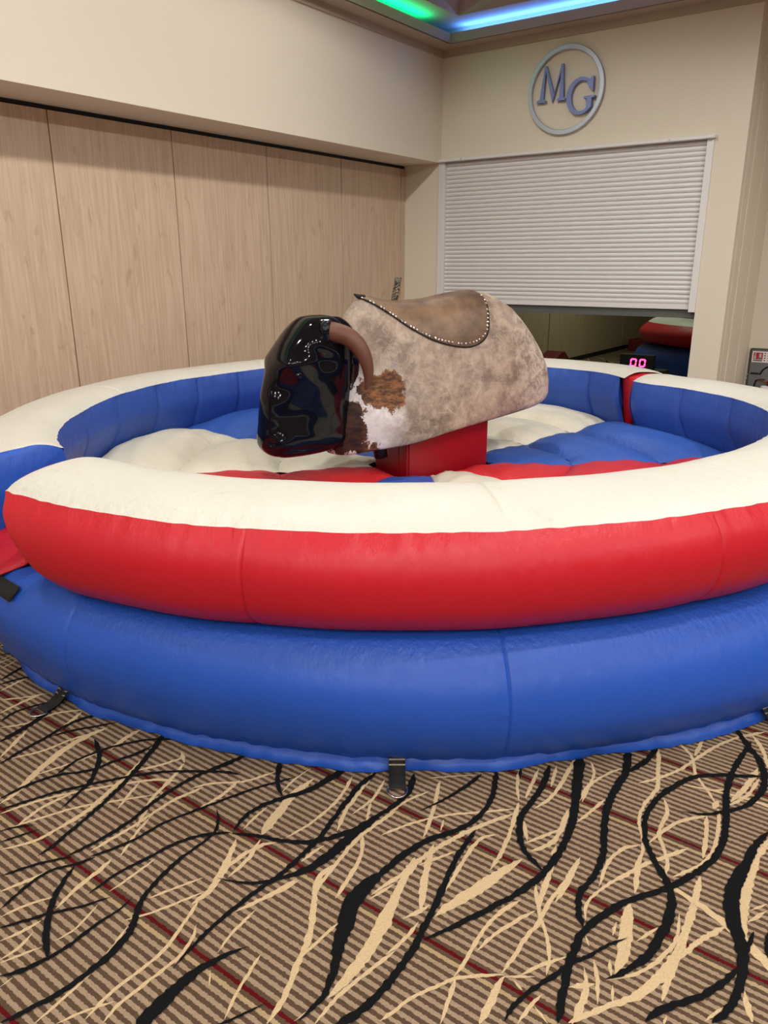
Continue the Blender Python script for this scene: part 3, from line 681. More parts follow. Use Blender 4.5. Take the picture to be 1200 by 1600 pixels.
# ------------------------------------------------------------------ carpet strands (flat inlay on the floor)
def strands(name, data, z, mat, seed, extra=()):
    rnd = random.Random(seed); mb = MB()
    lines = [[tuple(map(float, p.split(','))) for p in row.split()] for row in data.strip().split('\n')] + list(extra)
    for k, pts in enumerate(lines):
        zk = z + k * 2e-6
        if len(pts) == 2:
            (a, b) = pts; mid = tuple((p + q) / 2 for p, q in zip(a, b)); pts = [a, mid, b]
        dense = catmull(pts, 14)
        out = [dense[0]]; acc = 0.0
        for p, q in zip(dense, dense[1:]):
            acc += math.hypot(q[0] - p[0], q[1] - p[1])
            if acc > 0.007: out.append(q); acc = 0.0
        rows = []
        n = len(out)
        if n < 2: continue
        for i, (x, y, w) in enumerate(out):
            p, q = out[max(i-1, 0)], out[min(i+1, n-1)]
            dx, dy = q[0] - p[0], q[1] - p[1]; L = math.hypot(dx, dy) or 1
            nx, ny = -dy / L, dx / L
            e = min(1.0, (min(i, n - 1 - i) + 0.6) / 4.0)
            hw = w * 0.5 * e
            j = min(0.0028, hw * 0.35)
            a = hw + rnd.uniform(-j, j); b = hw + rnd.uniform(-j, j)
            rows.append([(x + nx * a, y + ny * a, zk), (x - nx * b, y - ny * b, zk)])
        mb.grid(rows)
    o = mb.build(name, M[mat], floor)
    # keep the flat inlay facing up
    for p in o.data.polygons:
        if p.normal.z < 0: p.flip()
    tag(o, kind='stuff')
    return o

def random_strands(seed, count, region, wlo, whi):
    rnd = random.Random(seed); out = []
    for _ in range(count):
        x, y = rnd.uniform(region[0], region[1]), rnd.uniform(region[2], region[3])
        a = rnd.gauss(rad(105), 0.45); L = rnd.uniform(0.3, 1.0); k = rnd.gauss(0, 1.2); w0 = rnd.uniform(wlo, whi)
        pts = []
        for i in range(6):
            t = i / 5
            pts.append((x, y, w0 * (0.5 + math.sin(PI * min(0.97, max(0.03, t))))))
            x += math.cos(a) * L / 5; y += math.sin(a) * L / 5; a += k * L / 5
        out.append(pts)
    return out
_regs = [((2.75, 6.0, -5.5, 4.5), 560), ((-2.4, -0.45, -5.0, -2.2), 60), ((-0.45, 2.6, -7.0, -3.6), 60), ((-2.5, 0.6, 4.5, 13.0), 120)]
exb, exw = [], []
for i, (r, c) in enumerate(_regs):
    exb += random_strands(50 + i, c // 2, r, 0.012, 0.026); exw += random_strands(80 + i, c, r, 0.010, 0.022)
strands('beige_strands', BEIGE, 0.0006, 'beige_pile', 3, exw)
strands('black_strands', BLACK, 0.0032, 'black_pile', 4, exb)

# ------------------------------------------------------------------ the inflatable bed
RI = [(-103, 1.93), (-92, 1.90), (-80, 1.89), (-60, 1.89), (-40, 1.89), (-20, 1.93), (0, 1.99), (15, 2.05), (30, 2.06), (39, 1.99), (47, 1.87), (55, 1.78), (60, 1.75),
      (66, 1.90), (75, 1.94), (89, 1.90), (110, 1.84), (135, 1.76), (160, 1.72), (180, 1.68), (200, 1.67), (215, 1.69), (231, 1.75), (245, 1.84), (257, 1.93)]
RF = [(-103, 2.26), (-94, 2.29), (-73, 2.31), (-54, 2.35), (-40, 2.37), (-30, 2.40), (-20, 2.45), (0, 2.49), (25, 2.52), (45, 2.42), (60, 2.28), (90, 2.28), (135, 2.17), (180, 2.08), (215, 2.10), (245, 2.22), (257, 2.26)]
def wrapdeg(d):
    while d > 257: d -= 360
    while d < -103: d += 360
    return d
def smooth_tab(tab):
    """densify with smoothing so the ring has no corners"""
    def f(d):
        s = 0.0
        for k, w in ((-6, .12), (-3, .22), (0, .32), (3, .22), (6, .12)):
            s += w * interp(tab, max(-103, min(257, d + k)))
        return s
    return f
ri_f, rf_f = smooth_tab(RI), smooth_tab(RF)
# cross-section of the upper tube: (dr from the inner seam, z)
S_IN = [(0.13, 0.40), (0.06, 0.50), (-0.015, 0.66), (-0.02, 0.76), (0.0, 0.845)]
S_TOP = [(0.0, 0.845), (0.05, 0.872), (0.14, 0.890), (0.28, 0.880), (0.38, 0.855), (0.44, 0.822)]
S_OUT = [(0.44, 0.822), (0.495, 0.755), (0.515, 0.67), (0.495, 0.57), (0.43, 0.495), (0.375, 0.468), (0.27, 0.455)]
S_BASE = [(0.22, 0.45), (0.375, 0.464), (0.455, 0.425), (0.515, 0.33), (0.525, 0.22), (0.49, 0.10), (0.435, 0.03)]
def wob(th, z, seed=0.0):
    a = rad(th)
    return (math.sin(a * 7 + z * 3 + seed) * 0.5 + math.sin(a * 13 - z * 5 + 1.3 + seed) * 0.3 + math.sin(a * 29 + 0.7 + seed) * 0.2)
_rw = random.Random(11)
_tab = [_rw.uniform(-1, 1) for _ in range(4000)]
def pucker(th, seed=0):
    x = th / 0.95 + seed * 131 + 500; i = int(math.floor(x)); t = x - i
    t = t * t * (3 - 2 * t)
    return lerp(_tab[i % 4000], _tab[(i + 1) % 4000], t)
def ring_pt(th, dr, z, seam=0.0, seed=0, tilt=False):
    seed = 9
    if tilt and -94 < wrapdeg(th) < -70:
        th += 7.5 * max(0.0, (0.835 - z) / 0.37) * math.exp(-((wrapdeg(th) + 92.0) / 7.0) ** 2) * sstep(0.2, 0.42, dr)
    d = wrapdeg(th); r = ri_f(d) + dr
    if tilt and d > 225: z -= 0.085 * min(1.0, max(0.0, dr) / 0.44) ** 2 * math.exp(-((257 - d) / 9.0) ** 2)
    r += wob(d, z) * 0.005 + pucker(d, seed) * 0.0075 * seam
    z += pucker(d + 37, seed) * 0.002 * seam
    return (r * math.cos(rad(th)), r * math.sin(rad(th)), z + wob(d, 0, 2.0) * 0.004)
def ring_panel(name, prof, th0, th1, mat, parent, seed, pk0=1.0, pk1=1.0, base=False, step=0.3, groove=0.012, drop0=0, drop1=0):
    """one sewn panel between two seams; it puffs out between its own edges"""
    dense = catmull(prof, 5); m = len(dense)
    cx = sum(p[0] for p in dense) / m - (0.12 if base or prof is S_OUT else -0.12 if prof is S_IN else 0); cz = sum(p[1] for p in dense) / m - (0.15 if prof is S_TOP else 0)
    n = max(2, int(abs(th1 - th0) / step)); rows = []
    ths = [th0, th0 + 0.04, th0 + 0.09, th0 + 0.18] + [lerp(th0, th1, i / n) for i in range(1, n)] + [th1 - 0.18, th1 - 0.09, th1 - 0.04, th1]
    for th in ths:
        e = min(th - th0, th1 - th)
        g0 = groove * math.exp(-(e / 0.55) ** 2) + groove * 0.5 * math.exp(-(e / 2.5) ** 2) + 0.006 * math.exp(-(e / 0.10) ** 2)
        row = []
        for j, (dr, z) in enumerate(dense):
            v = j / (m - 1)
            seam = pk0 * math.exp(-(v / 0.12) ** 2) + pk1 * math.exp(-((1 - v) / 0.12) ** 2) + 0.08
            g = g0 * math.sqrt(max(0.0, 4 * v * (1 - v)))
            vx, vz = dr - cx, z - cz; L = math.hypot(vx, vz) or 1
            dr2, z2 = dr - vx / L * g, z - vz / L * g
            if base:
                d = wrapdeg(th); dr2 += (rf_f(d) - ri_f(d) - 0.435) * min(1.0, max(0.0, (0.47 - z) / 0.3))
            row.append(ring_pt(th, dr2, max(0.004, z2), seam, seed, not base))
        rows.append(row)
    mb = MB(); mb.grid(rows)
    return mb.build(name, M[mat], parent, smooth=True)

bed = empty('inflatable_bed')
tag(bed, 'round red white and blue inflatable bed standing on the patterned carpet under the bull', 'inflatable')
# base tube, whole circle
cuts = [-123 + 38.4 * k for k in range(10)]
cuts = [-122, -84, -46, -8, 30, 68, 106, 144, 182, 220, 238]
for k, (a, b) in enumerate(zip(cuts, cuts[1:])):
    ring_panel('base_panel', S_BASE, a, b, 'blue_vinyl', bed, 5 + k, 2.2, 0.8, base=True, groove=0.0022, step=0.25)
# skirt on the floor
mb = MB(); rows = []
for i in range(721):
    th = -122 + i * 0.5; d = wrapdeg(th); rr = rf_f(d) - 0.006 + pucker(d, 40) * 0.004
    w = 0.032 + 0.010 * math.sin(rad(th) * 17) * math.sin(rad(th) * 5 + 1) + 0.012 * pucker(d / 4, 44)
    row = []
    for (q, z) in ((-0.02, 0.062), (0.004, 0.050), (w * 0.5, 0.024 + 0.008 * pucker(d, 41)), (w, 0.004 + 0.006 * abs(pucker(d / 2, 43)))):
        row.append(((rr + q) * math.cos(rad(th)), (rr + q) * math.sin(rad(th)), z))
    rows.append(row)
mb.grid(rows); mb.build('skirt', M['blue_vinyl'], bed, smooth=True, solid=0.003)
# pale stitching along the skirt
mb = MB()
for i in range(0, 1440):
    if (i * 7) % 5 == 0 and (i // 36) % 3 != 1: continue
    th = -122 + i * 0.25; d = wrapdeg(th); rr = rf_f(d) + 0.003
    p = [((rr) * math.cos(rad(th + q)), (rr) * math.sin(rad(th + q)), z) for q, z in ((0, 0.055), (0.12, 0.055), (0.12, 0.059), (0, 0.059))]
    mb.add(p, [(0, 1, 2, 3)])
tag(mb.build('stitching', M['thread'], bed), 'pale dashed stitching', kind='stuff')

# two halves of the upper tube, closed at both gaps
F0, F1 = -92.0, 59.5
B0, B1 = 67.5, 257.0
def halves(name, prof, mat, seams, seed, pk0, pk1, **kw):
    for k, (a, b) in enumerate(zip(seams, seams[1:])):
        ring_panel(name, prof, a, b, mat, bed, seed + k, pk0, pk1, **kw)
halves('outer_panel', S_OUT, 'red_vinyl', [F0, -66, -28, 10, 40, F1], 60, 0.6, 0.9, groove=0.003)
halves('outer_panel', S_OUT, 'red_vinyl', [B0, 106, 144, 182, 220, B1], 70, 0.6, 0.9, groove=0.003)
halves('top_panel', S_TOP, 'white_vinyl', [F0, -46, 0, F1], 80, 0.3, 0.6, groove=0.003)
halves('top_panel', S_TOP, 'white_vinyl', [B0 - 3.5, 115, 160, 208, B1], 85, 0.3, 0.6, groove=0.004)
halves('inner_panel', S_IN, 'inner_blue_vinyl', [F0, -75, -60, -45, -30, -15, 0, 13, 25, 36, 47, F1], 90, 1.2, 0.3, groove=0.012)
halves('inner_panel', S_IN, 'inner_blue_vinyl', [B0 - 1.3, 76, 90, 104, 118, 130, 142, 155, 168, 181, 195, 211, 228, B1], 110, 0.9, 0.3, groove=0.020)
def end_cap(th, mat, out, parent):
    loop = [p for p in catmull(S_IN, 5)[:-1]] + [p for p in catmull(S_TOP, 5)[:-1]] + catmull(S_OUT, 5)
    cx = sum(p[0] for p in loop) / len(loop); cz = sum(p[1] for p in loop) / len(loop)
    rows = []
    for s in (1.0, 0.93, 0.8, 0.6, 0.35, 0.0):
        dth = out * 0.9 * (1 - s ** 2)
        rows.append([ring_pt(th + dth, lerp(cx, a, s * 0.970), lerp(cz, b, s * 0.970), 0.08 + 0.6 * (s > 0.99) * math.exp(-(min(math.hypot(a - 0.44, b - 0.822), math.hypot(a, b - 0.845)) / 0.05) ** 2), 7, True) for a, b in loop])
    mb = MB(); mb.grid(rows, close_u=True)
    return mb.build('end_cap', M[mat], parent, smooth=True)
for th, o, mt in ((F0, -1, 'red_vinyl'), (F1, 1, 'inner_blue_vinyl'), (B0, -1, 'inner_blue_vinyl'), (B1, 1, 'blue_vinyl')):
    end_cap(th, mt, o * {B0: 0.25, F0: -0.4}.get(th, 1.0), bed)

# quilted mat: nine sectors of three coloured cushions
MX, MY = 0.10, 0.20
def wall_dist(phi):
    r = 0.5
    while True:
        x, y = MX + r * math.cos(phi), MY + r * math.sin(phi)
        d = wrapdeg(math.degrees(math.atan2(y, x)))
        if math.hypot(x, y) > ri_f(d) + 0.075 or r > 3: return r
        r += 0.01
def hole_dist(phi):
    # rectangular opening round the pedestal of the bull
    a = phi - rad(68); ox, oy = MX - 0.12, MY - 0.24
    lx, ly = ox * math.cos(rad(68)) + oy * math.sin(rad(68)), -ox * math.sin(rad(68)) + oy * math.cos(rad(68))
    c, s = math.cos(a), math.sin(a); best = 9
    for q, l, lo, hi in ((c, lx, -0.315, 0.312), (s, ly, -0.20, 0.20)):
        if abs(q) > 1e-6: best = min(best, ((hi if q > 0 else lo) - l) / q)
    return best + 0.028
def mat_R(phi, f): return lerp(hole_dist(phi), wall_dist(phi), f)
SEQ = ['blue_mat', 'red_mat', 'white_mat']
M['blue_mat'] = vinyl('blue_mat_vinyl', srgb(52, 92, 178), srgb(36, 56, 110), 0.4, 0.45)
M['red_mat'] = vinyl('red_mat_vinyl', srgb(206, 40, 46), srgb(140, 20, 28), 0.35, 0.42)
M['white_mat'] = vinyl('white_mat_vinyl', srgb(228, 222, 204), srgb(150, 140, 120), 0.5)
FR = [0.0, 0.34, 0.68, 1.0]
def mat_base(f): return 0.415 + 0.050 * sstep(0.0, 1.0, f)
for k in range(9):
    a0, a1 = 71.0 - 40 * (k + 1), 71.0 - 40 * k
    for q in range(3):
        n = 22 if q else 14; mrows = 14; rows = []
        for i in range(mrows + 1):
            v = i / mrows; f = lerp(FR[q], FR[q + 1], v); row = []
            for j in range(n + 1):
                u = j / n; phi = rad(lerp(a0, a1, u)); R = mat_R(phi, f)
                puff = (max(0.0, 4 * u * (1 - u)) ** 0.55) * (max(0.0, 4 * v * (1 - v)) ** 0.5)
                wr = 0.004 * math.sin(u * 31 + k * 3 + v * 5) * (1 - puff) + 0.004 * math.sin(v * 19 + u * 9 + k)
                row.append((MX + R * math.cos(phi), MY + R * math.sin(phi), mat_base(f) + (0.052 + 0.03 * q) * puff + wr))
            rows.append(row)
        mb = MB(); mb.grid(rows)
        mb.build('mat_cushion', M[SEQ[k % 3]], bed, smooth=True)
mb = MB()
mb.grid([[((MX + mat_R(rad(t), f) * math.cos(rad(t))), (MY + mat_R(rad(t), f) * math.sin(rad(t))), mat_base(f) - 0.012) for t in range(0, 360, 6)] for f in (0.0, 0.5, 1.0)], close_u=True)
mb.build('mat_backing', M['dark_gap'], bed)

# red flap closing the right gap, standing between the two halves
def sheet(name, rows, mat, parent, thick=0.006):
    mb = MB(); mb.grid(rows); return mb.build(name, M[mat], parent, smooth=True, solid=thick)
def cyl(th, r, z): return (r * math.cos(rad(th)), r * math.sin(rad(th)), z)
rows = []
for i in range(9):
    t = i / 8; z = lerp(0.46, 0.845, t); w = lerp(1.4, 3.6, t ** 1.3)
    c0 = lerp(66.9, 63.9, t); rr = lerp(2.00, 1.90, t)
    rows.append([cyl(c0 + w, rr + 0.02, z), cyl(c0 + w * 0.3, rr - 0.012, z + 0.004), cyl(c0 - w * 0.5, rr - 0.005, z - 0.002), cyl(c0 - w, rr + 0.02, z - 0.01)])
rows.append([cyl(67.0, 2.02, 0.862), cyl(65.0, 2.02, 0.868), cyl(63.0, 2.02, 0.862), cyl(61.2, 2.02, 0.85)])
rows.append([cyl(67.2, 2.2, 0.858), cyl(65.0, 2.2, 0.85), cyl(63.0, 2.2, 0.85), cyl(61.0, 2.2, 0.846)])
sheet('gap_flap', rows, 'red_vinyl', bed)
# red flap and black strip at the left gap
rows = []
for i in range(13):
    t = i / 12; th = lerp(-112, -95.2, t)
    rows.append([cyl(th, 2.17 + 0.006 * math.sin(t * 9), 0.625 - 0.10 * t), cyl(th + 0.4, 2.25, 0.575 - 0.09 * t + 0.01 * math.sin(t * 12)), cyl(th + 0.2, 2.345 + 0.01 * math.sin(t * 14), 0.485 - 0.02 * t)])
sheet('gap_flap', rows, 'red_vinyl', bed)
rows = []
for i in range(9):
    t = i / 8; z = lerp(0.47, 0.80, t)
    rows.append([cyl(-93.0, 2.24 + 0.05 * t, z), cyl(-95.5, 2.20 + 0.04 * t, z), cyl(-97.5, 2.22, z - 0.02)])
sheet('gap_flap', rows, 'red_vinyl', bed)
rows = []
for i in range(19):
    t = i / 18; row = []
    for th0, th1, d0, d1, z0, z1 in ((-112, -91.4, 0.340, 0.428, 0.466, 0.438), (-110, -91.6, 0.385, 0.452, 0.456, 0.414), (-108, -91.9, 0.418, 0.476, 0.446, 0.386)):
        th, dr, z = lerp(th0, th1, t), lerp(d0, d1, t), lerp(z0, z1, t); d = wrapdeg(th)
        row.append(ring_pt(th, dr + 0.024 + (rf_f(d) - ri_f(d) - 0.435) * min(1.0, max(0.0, (0.47 - z) / 0.3)), z + 0.012, 0, 1))
    rows.append(row)
sheet('closing_strip', rows, 'velcro', bed, 0.004)

# black anchor straps with steel rings
def anchor(th, lift=0.0):
    d = wrapdeg(th); rr = rf_f(d)
    w = 0.027
    tx, ty = -math.sin(rad(th)), math.cos(rad(th)); ox, oy = math.cos(rad(th)), math.sin(rad(th))
    def pt(o, s, z): return (ox * (rr + o) + tx * s, oy * (rr + o) + ty * s, z)
    prof = [(0.006, 0.060), (0.022, 0.048), (0.044, 0.026), (0.070, 0.014), (0.100, 0.010), (0.125, 0.012)]
    mb = MB(); mb.grid([[pt(o, -w, z), pt(o, 0, z + 0.002), pt(o, w, z)] for o, z in prof])
    st = mb.build('anchor_strap', M['webbing'], bed, smooth=True, solid=0.004)
    mb = MB()
    for o, z in ((0.024, 0.052), (0.036, 0.040)):
        mb.add([pt(o, -w, z), pt(o, w, z), pt(o + 0.004, w, z - 0.003), pt(o + 0.004, -w, z - 0.003)], [(0, 1, 2, 3)])
    mb.build('stitching', M['thread'], st, solid=0.001)
    path = [pt(0.120, s, 0.012) for s in (-0.032, -0.016, 0.0, 0.016, 0.032)]
    path += [pt(0.120 + 0.046 * math.sin(PI * t), 0.032 * math.cos(PI * t), 0.010) for t in [k / 14 for k in range(1, 14)]]
    path.append(path[0])
    mb = MB(); mb.tube(path, 0.0036, 8, caps=False); mb.build('steel_ring', M['steel'], st, smooth=True)
for th in (-54.4, -87.8, -20.9, 16, 52, 88, 124, 160, 196, 232):
    anchor(th)

# ------------------------------------------------------------------ the bull (local frame: +x to the tail, -y to the viewer's side)
bull = empty('mechanical_bull', (0.12, 0.24, 0.0), rad(68))
tag(bull, 'mechanical riding bull with glossy black head, worn cow hide and brown saddle', 'mechanical bull')
ZT = [(-0.75, 1.26), (-0.66, 1.335), (-0.57, 1.395), (-0.50, 1.425), (-0.45, 1.428), (-0.38, 1.412), (-0.30, 1.398), (-0.12, 1.402), (0.10, 1.436), (0.20, 1.446), (0.30, 1.445), (0.40, 1.435), (0.48, 1.42), (0.80, 1.36)]
ZB = [(-0.75, 0.578), (-0.66, 0.580), (-0.55, 0.610), (-0.30, 0.640), (-0.03, 0.690), (0.25, 0.725), (0.45, 0.750), (0.66, 0.775), (0.80, 0.80)]
def zt(t): return sum(interp(ZT, t + d) for d in (-0.03, -0.015, 0, 0.015, 0.03)) / 5
def zb(t): return sum(interp(ZB, t + d) for d in (-0.06, -0.03, 0, 0.03, 0.06)) / 5
TF = [(0, -0.71), (0.2, -0.73), (0.5, -0.70), (0.8, -0.66), (0.92, -0.62), (1.0, -0.54)]
TR = [(0, 0.785), (0.05, 0.80), (0.2, 0.80), (0.35, 0.785), (0.5, 0.745), (0.65, 0.685), (0.8, 0.61), (0.9, 0.545), (1.0, 0.40)]
WW = [(0, 0.280), (0.04, 0.29), (0.2, 0.288), (0.4, 0.270), (0.6, 0.240), (0.75, 0.205), (0.87, 0.158), (0.94, 0.115), (0.98, 0.068), (1.0, 0.0)]
def n_plan(t, ze, p=3.0):
    a, b = interp(TF, ze), interp(TR, ze); tc, hl = (a + b) / 2, (b - a) / 2
    tau = min(1.0, abs((t - tc) / hl)); w = interp(WW, ze)
    front = 1 - 0.16 * sstep(-0.25, -0.7, t) * sstep(0.95, 0.5, ze)
    pp = 2.3 if t < tc else 4.5
    return w * front * (1 - tau ** pp) ** (1 / pp)
rows = []
NS = 96
zes = [0.0, 0.015, 0.04, 0.08, 0.14] + [0.2 + 0.05 * i for i in range(13)] + [0.84, 0.87, 0.90, 0.925, 0.95, 0.97, 0.985, 0.995]
def body_ring(ze, shrink=1.0, dz=0.0):
    a, b = interp(TF, ze), interp(TR, ze); tc, hl = (a + b) / 2, (b - a) / 2
    row = []
    for k in range(NS):
        ang = 2 * PI * k / NS; c, s = math.cos(ang), math.sin(ang)
        p = 2.3 if c < 0 else 4.5
        q = (abs(c) ** p + abs(s) ** p) ** (-1 / p)
        t = tc + hl * shrink * q * c
        w = interp(WW, ze); front = 1 - 0.16 * sstep(-0.25, -0.7, t) * sstep(0.95, 0.5, ze)
        y = w * front * shrink * q * s
        z = zb(t) + (zt(t) - zb(t)) * ze + dz
        # swell of the shoulder above the chest seam
        bul = 0.030 * math.exp(-(((t + 0.45) / 0.13) ** 2 + ((z - 0.78) / 0.10) ** 2))
        y += math.copysign(bul, y) * min(1, abs(y) / 0.1)
        row.append((t, y, z))
    return row
rows.append(body_ring(0.0, 0.02, 0.0)); rows.append(body_ring(0.0, 0.6, -0.004)); rows.append(body_ring(0.0, 0.965, -0.010))
for ze in zes: rows.append(body_ring(ze))
tc = 0.0
rows.append([(t, 0.0, zt(t)) for (t, y, z) in body_ring(1.0)])
mb = MB(); mb.grid(rows, close_u=True)
mb.build('hide_body', M['hide'], bull, smooth=True)

def side_n(t, z):
    ze = (z - zb(t)) / (zt(t) - zb(t))
    return n_plan(t, max(0.0, min(1.0, ze)))

# saddle: leather laid over the back, edge given on the side of the body
EDGE = [(-0.50, 1.424), (-0.39, 1.350), (-0.27, 1.262), (-0.13, 1.190), (0.04, 1.150), (0.15, 1.160), (0.225, 1.205), (0.262, 1.29), (0.288, 1.385), (0.285, 1.446)]
ed = catmull(EDGE, 8); NE = len(ed)
def saddle_pt(i, s, off):
    t1, z1 = ed[i]; u = i / (NE - 1); t0 = lerp(-0.49, 0.285, u)
    t = lerp(t0, t1, s); z = lerp(zt(t0), z1, s * s); z = min(z, zt(t) - 1e-4)
    n = side_n(t, z)
    return t, n + off * min(1.0, n / 0.05), z + off * (1 - min(1.0, n / 0.2))
mb = MB()
for side in (1, -1):
    rws = []
    for i in range(NE):
        row = []
        for j in range(17):
            s = j / 16; t, n, z = saddle_pt(i, s, 0.011 if s < 0.99 else 0.002)
            row.append((t, -side * n if s > 0 else 0.0, z))
        rws.append(row)
    mb.grid(rws)
sad = mb.build('saddle', M['saddle'], bull, smooth=True)
# dark rolled rim of the saddle and its studs
for side in (1, -1):
    path = []
    for i in range(NE):
        t, n, z = saddle_pt(i, 0.995, 0.006); path.append((t, -side * n, z))
    mb = MB(); mb.tube(path, 0.0045, 8); mb.build('saddle_rim', M['dark_gap'], sad, smooth=True)
bmh = MB()
for a in range(4):
    ph = a / 3 * PI / 2
    pass
rws = [[(0.0074 * math.cos(ph) * math.cos(2*PI*k/10), 0.0074 * math.cos(ph) * math.sin(2*PI*k/10), 0.0045 * math.sin(ph)) for k in range(10)] for ph in (0, 0.5, 1.0, 1.45)]
bmh.grid(rws, close_u=True)
stud0 = None
dist = [0.0]
for a, b in zip(ed, ed[1:]): dist.append(dist[-1] + math.hypot(b[0] - a[0], b[1] - a[1]))
for side in (1, -1):
    for k in range(40):
        target = dist[-1] * (k + 0.7) / 40.4
        i = max(0, min(NE - 2, next(x for x in range(NE) if dist[x] >= target) - 1))
        t, n, z = saddle_pt(i, 0.955, 0.011)
        if stud0 is None:
            stud0 = bmh.build('stud', M['stud'], sad, smooth=True); o = stud0
        else: o = share(stud0, sad)
        o.location = (t, -side * n, z)
        nz = min(1.0, max(0.0, 1 - n / 0.17)); nv = Vector((0, -side * (0.35 + n * 4), 0.25 + nz)).normalized()
        o.rotation_euler = nv.to_track_quat('Z', 'Y').to_euler()
# curled tip at the front of the saddle
mb = MB(); mb.tube([(-0.47, 0, 1.428), (-0.51, 0.0, 1.436), (-0.535, 0, 1.448)], [0.016, 0.012, 0.004], 10)
mb.build('saddle_tip', M['dark_gap'], sad, smooth=True)
# braided rope handle
hd = empty('handle', (-0.255, 0.03, 1.385)); hd.parent = bull
mb = MB()
mb.tube([(0.0, 0, 0.0), (0.015, 0, 0.07), (0.030, 0, 0.142)], 0.0155, 12)
for k in range(3):
    mb.tube([(0.030 * i / 40 + 0.0125 * math.cos(i * 0.45 + k * 2.094), 0.0125 * math.sin(i * 0.45 + k * 2.094), 0.145 * i / 40) for i in range(41)], 0.0085, 8)
mb.build('braided_rope', M['rope'], hd, smooth=True)

# head
HS = [ # z, front t, back t, half width
 (0.598, -0.99, -0.86, 0.035), (0.606, -1.05, -0.80, 0.080), (0.625, -1.095, -0.70, 0.112), (0.66, -1.125, -0.635, 0.132), (0.70, -1.132, -0.612, 0.138), (0.76, -1.125, -0.602, 0.136),
 (0.85, -1.110, -0.598, 0.138), (0.95, -1.090, -0.594, 0.146), (1.03, -1.070, -0.592, 0.158), (1.10, -1.050, -0.594, 0.168), (1.17, -1.018, -0.600, 0.168), (1.23, -0.975, -0.612, 0.158),
 (1.28, -0.930, -0.628, 0.142), (1.315, -0.890, -0.655, 0.118), (1.338, -0.850, -0.690, 0.080), (1.347, -0.800, -0.735, 0.030)]
hsd = catmull(HS, 5)
def gauss(p, c, r): return math.exp(-sum(((a - b) / q) ** 2 for a, b, q in zip(p, c, r)))
rows = []
NH = 88
for (z, tf, tb, w) in hsd:
    tc, hl = (tf + tb) / 2, (tb - tf) / 2; row = []
    for k in range(NH):
        ang = 2 * PI * k / NH; c, s = math.cos(ang), math.sin(ang)
        p = 2.5 if c < 0 else 3.2
        q = (abs(c) ** p + abs(s) ** p) ** (-1 / p)
        t, y = tc + hl * q * c, w * q * s
        ay = abs(y); sg = 1 if y >= 0 else -1
        P = (t, ay, z)
        d = 0.030 * gauss(P, (-0.99, 0.15, 1.12), (0.085, 0.12, 0.045)) * 1.0        # brow ridge
        d += 0.012 * gauss(P, (-0.965, 0.16, 1.055), (0.045, 0.12, 0.040))           # eye
        d -= 0.020 * gauss(P, (-1.02, 0.13, 0.99), (0.06, 0.1, 0.05))                # hollow under the eye
        d -= 0.026 * gauss(P, (-0.95, 0.15, 0.87), (0.10, 0.12, 0.10))               # cheek hollow
        d += 0.020 * gauss(P, (-0.78, 0.15, 0.88), (0.10, 0.12, 0.14))               # jaw muscle
        d += 0.015 * gauss(P, (-1.07, 0.12, 0.69), (0.055, 0.1, 0.055))              # nostril flare
        d -= 0.020 * gauss(P, (-1.10, 0.10, 0.70), (0.018, 0.05, 0.02))              # nostril
        d -= 0.010 * gauss(P, (-0.95, 0.13, 0.655), (0.12, 0.2, 0.012))              # mouth line
        d += 0.016 * gauss(P, (-1.00, 0.11, 0.63), (0.04, 0.08, 0.03)) - 0.012 * gauss(P, (-1.045, 0.10, 0.625), (0.012, 0.1, 0.03))
        d += 0.012 * gauss(P, (-0.86, 0.15, 1.22), (0.06, 0.1, 0.04))
        d -= 0.014 * gauss(P, (-0.80, 0.15, 1.12), (0.06, 0.1, 0.05))
        d += 0.0012 * math.sin(t * 46 + z * 21) * math.sin(z * 37 - t * 11)
        L = math.hypot(q * c, q * s * 2.0) or 1
        ft = 0.018 * gauss(P, (-1.08, 0.0, 0.95), (0.08, 0.07, 0.16))                # bridge of the nose
        row.append((t + d * (q * c / L) * 0.6 - ft, y + sg * d * min(1, ay / 0.05), z))
    rows.append(row)
mb = MB(); mb.grid(rows, close_u=True)
n0 = len(rows)
mb.f.append(tuple(range(NH))); mb.f.append(tuple((n0 - 1) * NH + k for k in range(NH)))
head = mb.build('head', M['black_gloss'], bull, smooth=True)
# eyes and nostrils
for sy in (-1, 1):
    mb = MB(); rws = [[(0.020 * math.cos(ph) * math.cos(2*PI*k/14), 0.012 * math.sin(ph), 0.020 * math.cos(ph) * math.sin(2*PI*k/14)) for k in range(14)] for ph in (0, 0.4, 0.8, 1.2, 1.5)]
    mb.grid([[(a, sy * b, c) for a, b, c in r] for r in rws], close_u=True)
    e = mb.build('eye', M['black_gloss'], head, smooth=True); e.location = (-0.965, sy * 0.164, 1.055)
# studded black collar where the head meets the hide
mb = MB(); rws = []
for zq, off in ((1.335, 0), (1.30, 0), (1.22, 0), (1.12, 0), (1.0, 0), (0.88, 0), (0.76, 0), (0.66, 0)):
    pass
sec = [(z, tb, w) for (z, tf, tb, w) in hsd if 0.63 < z < 1.335]
for (z, tb, w) in sec:
    rws.append([(tb - 0.03, -w * 0.80, z), (tb + 0.004, -w * 0.82, z), (tb + 0.022, -w * 0.70, z), (tb + 0.022, w * 0.70, z), (tb + 0.004, w * 0.82, z), (tb - 0.03, w * 0.80, z)])
mb.grid(rws); mb.build('collar', M['black_gloss'], head, smooth=True)
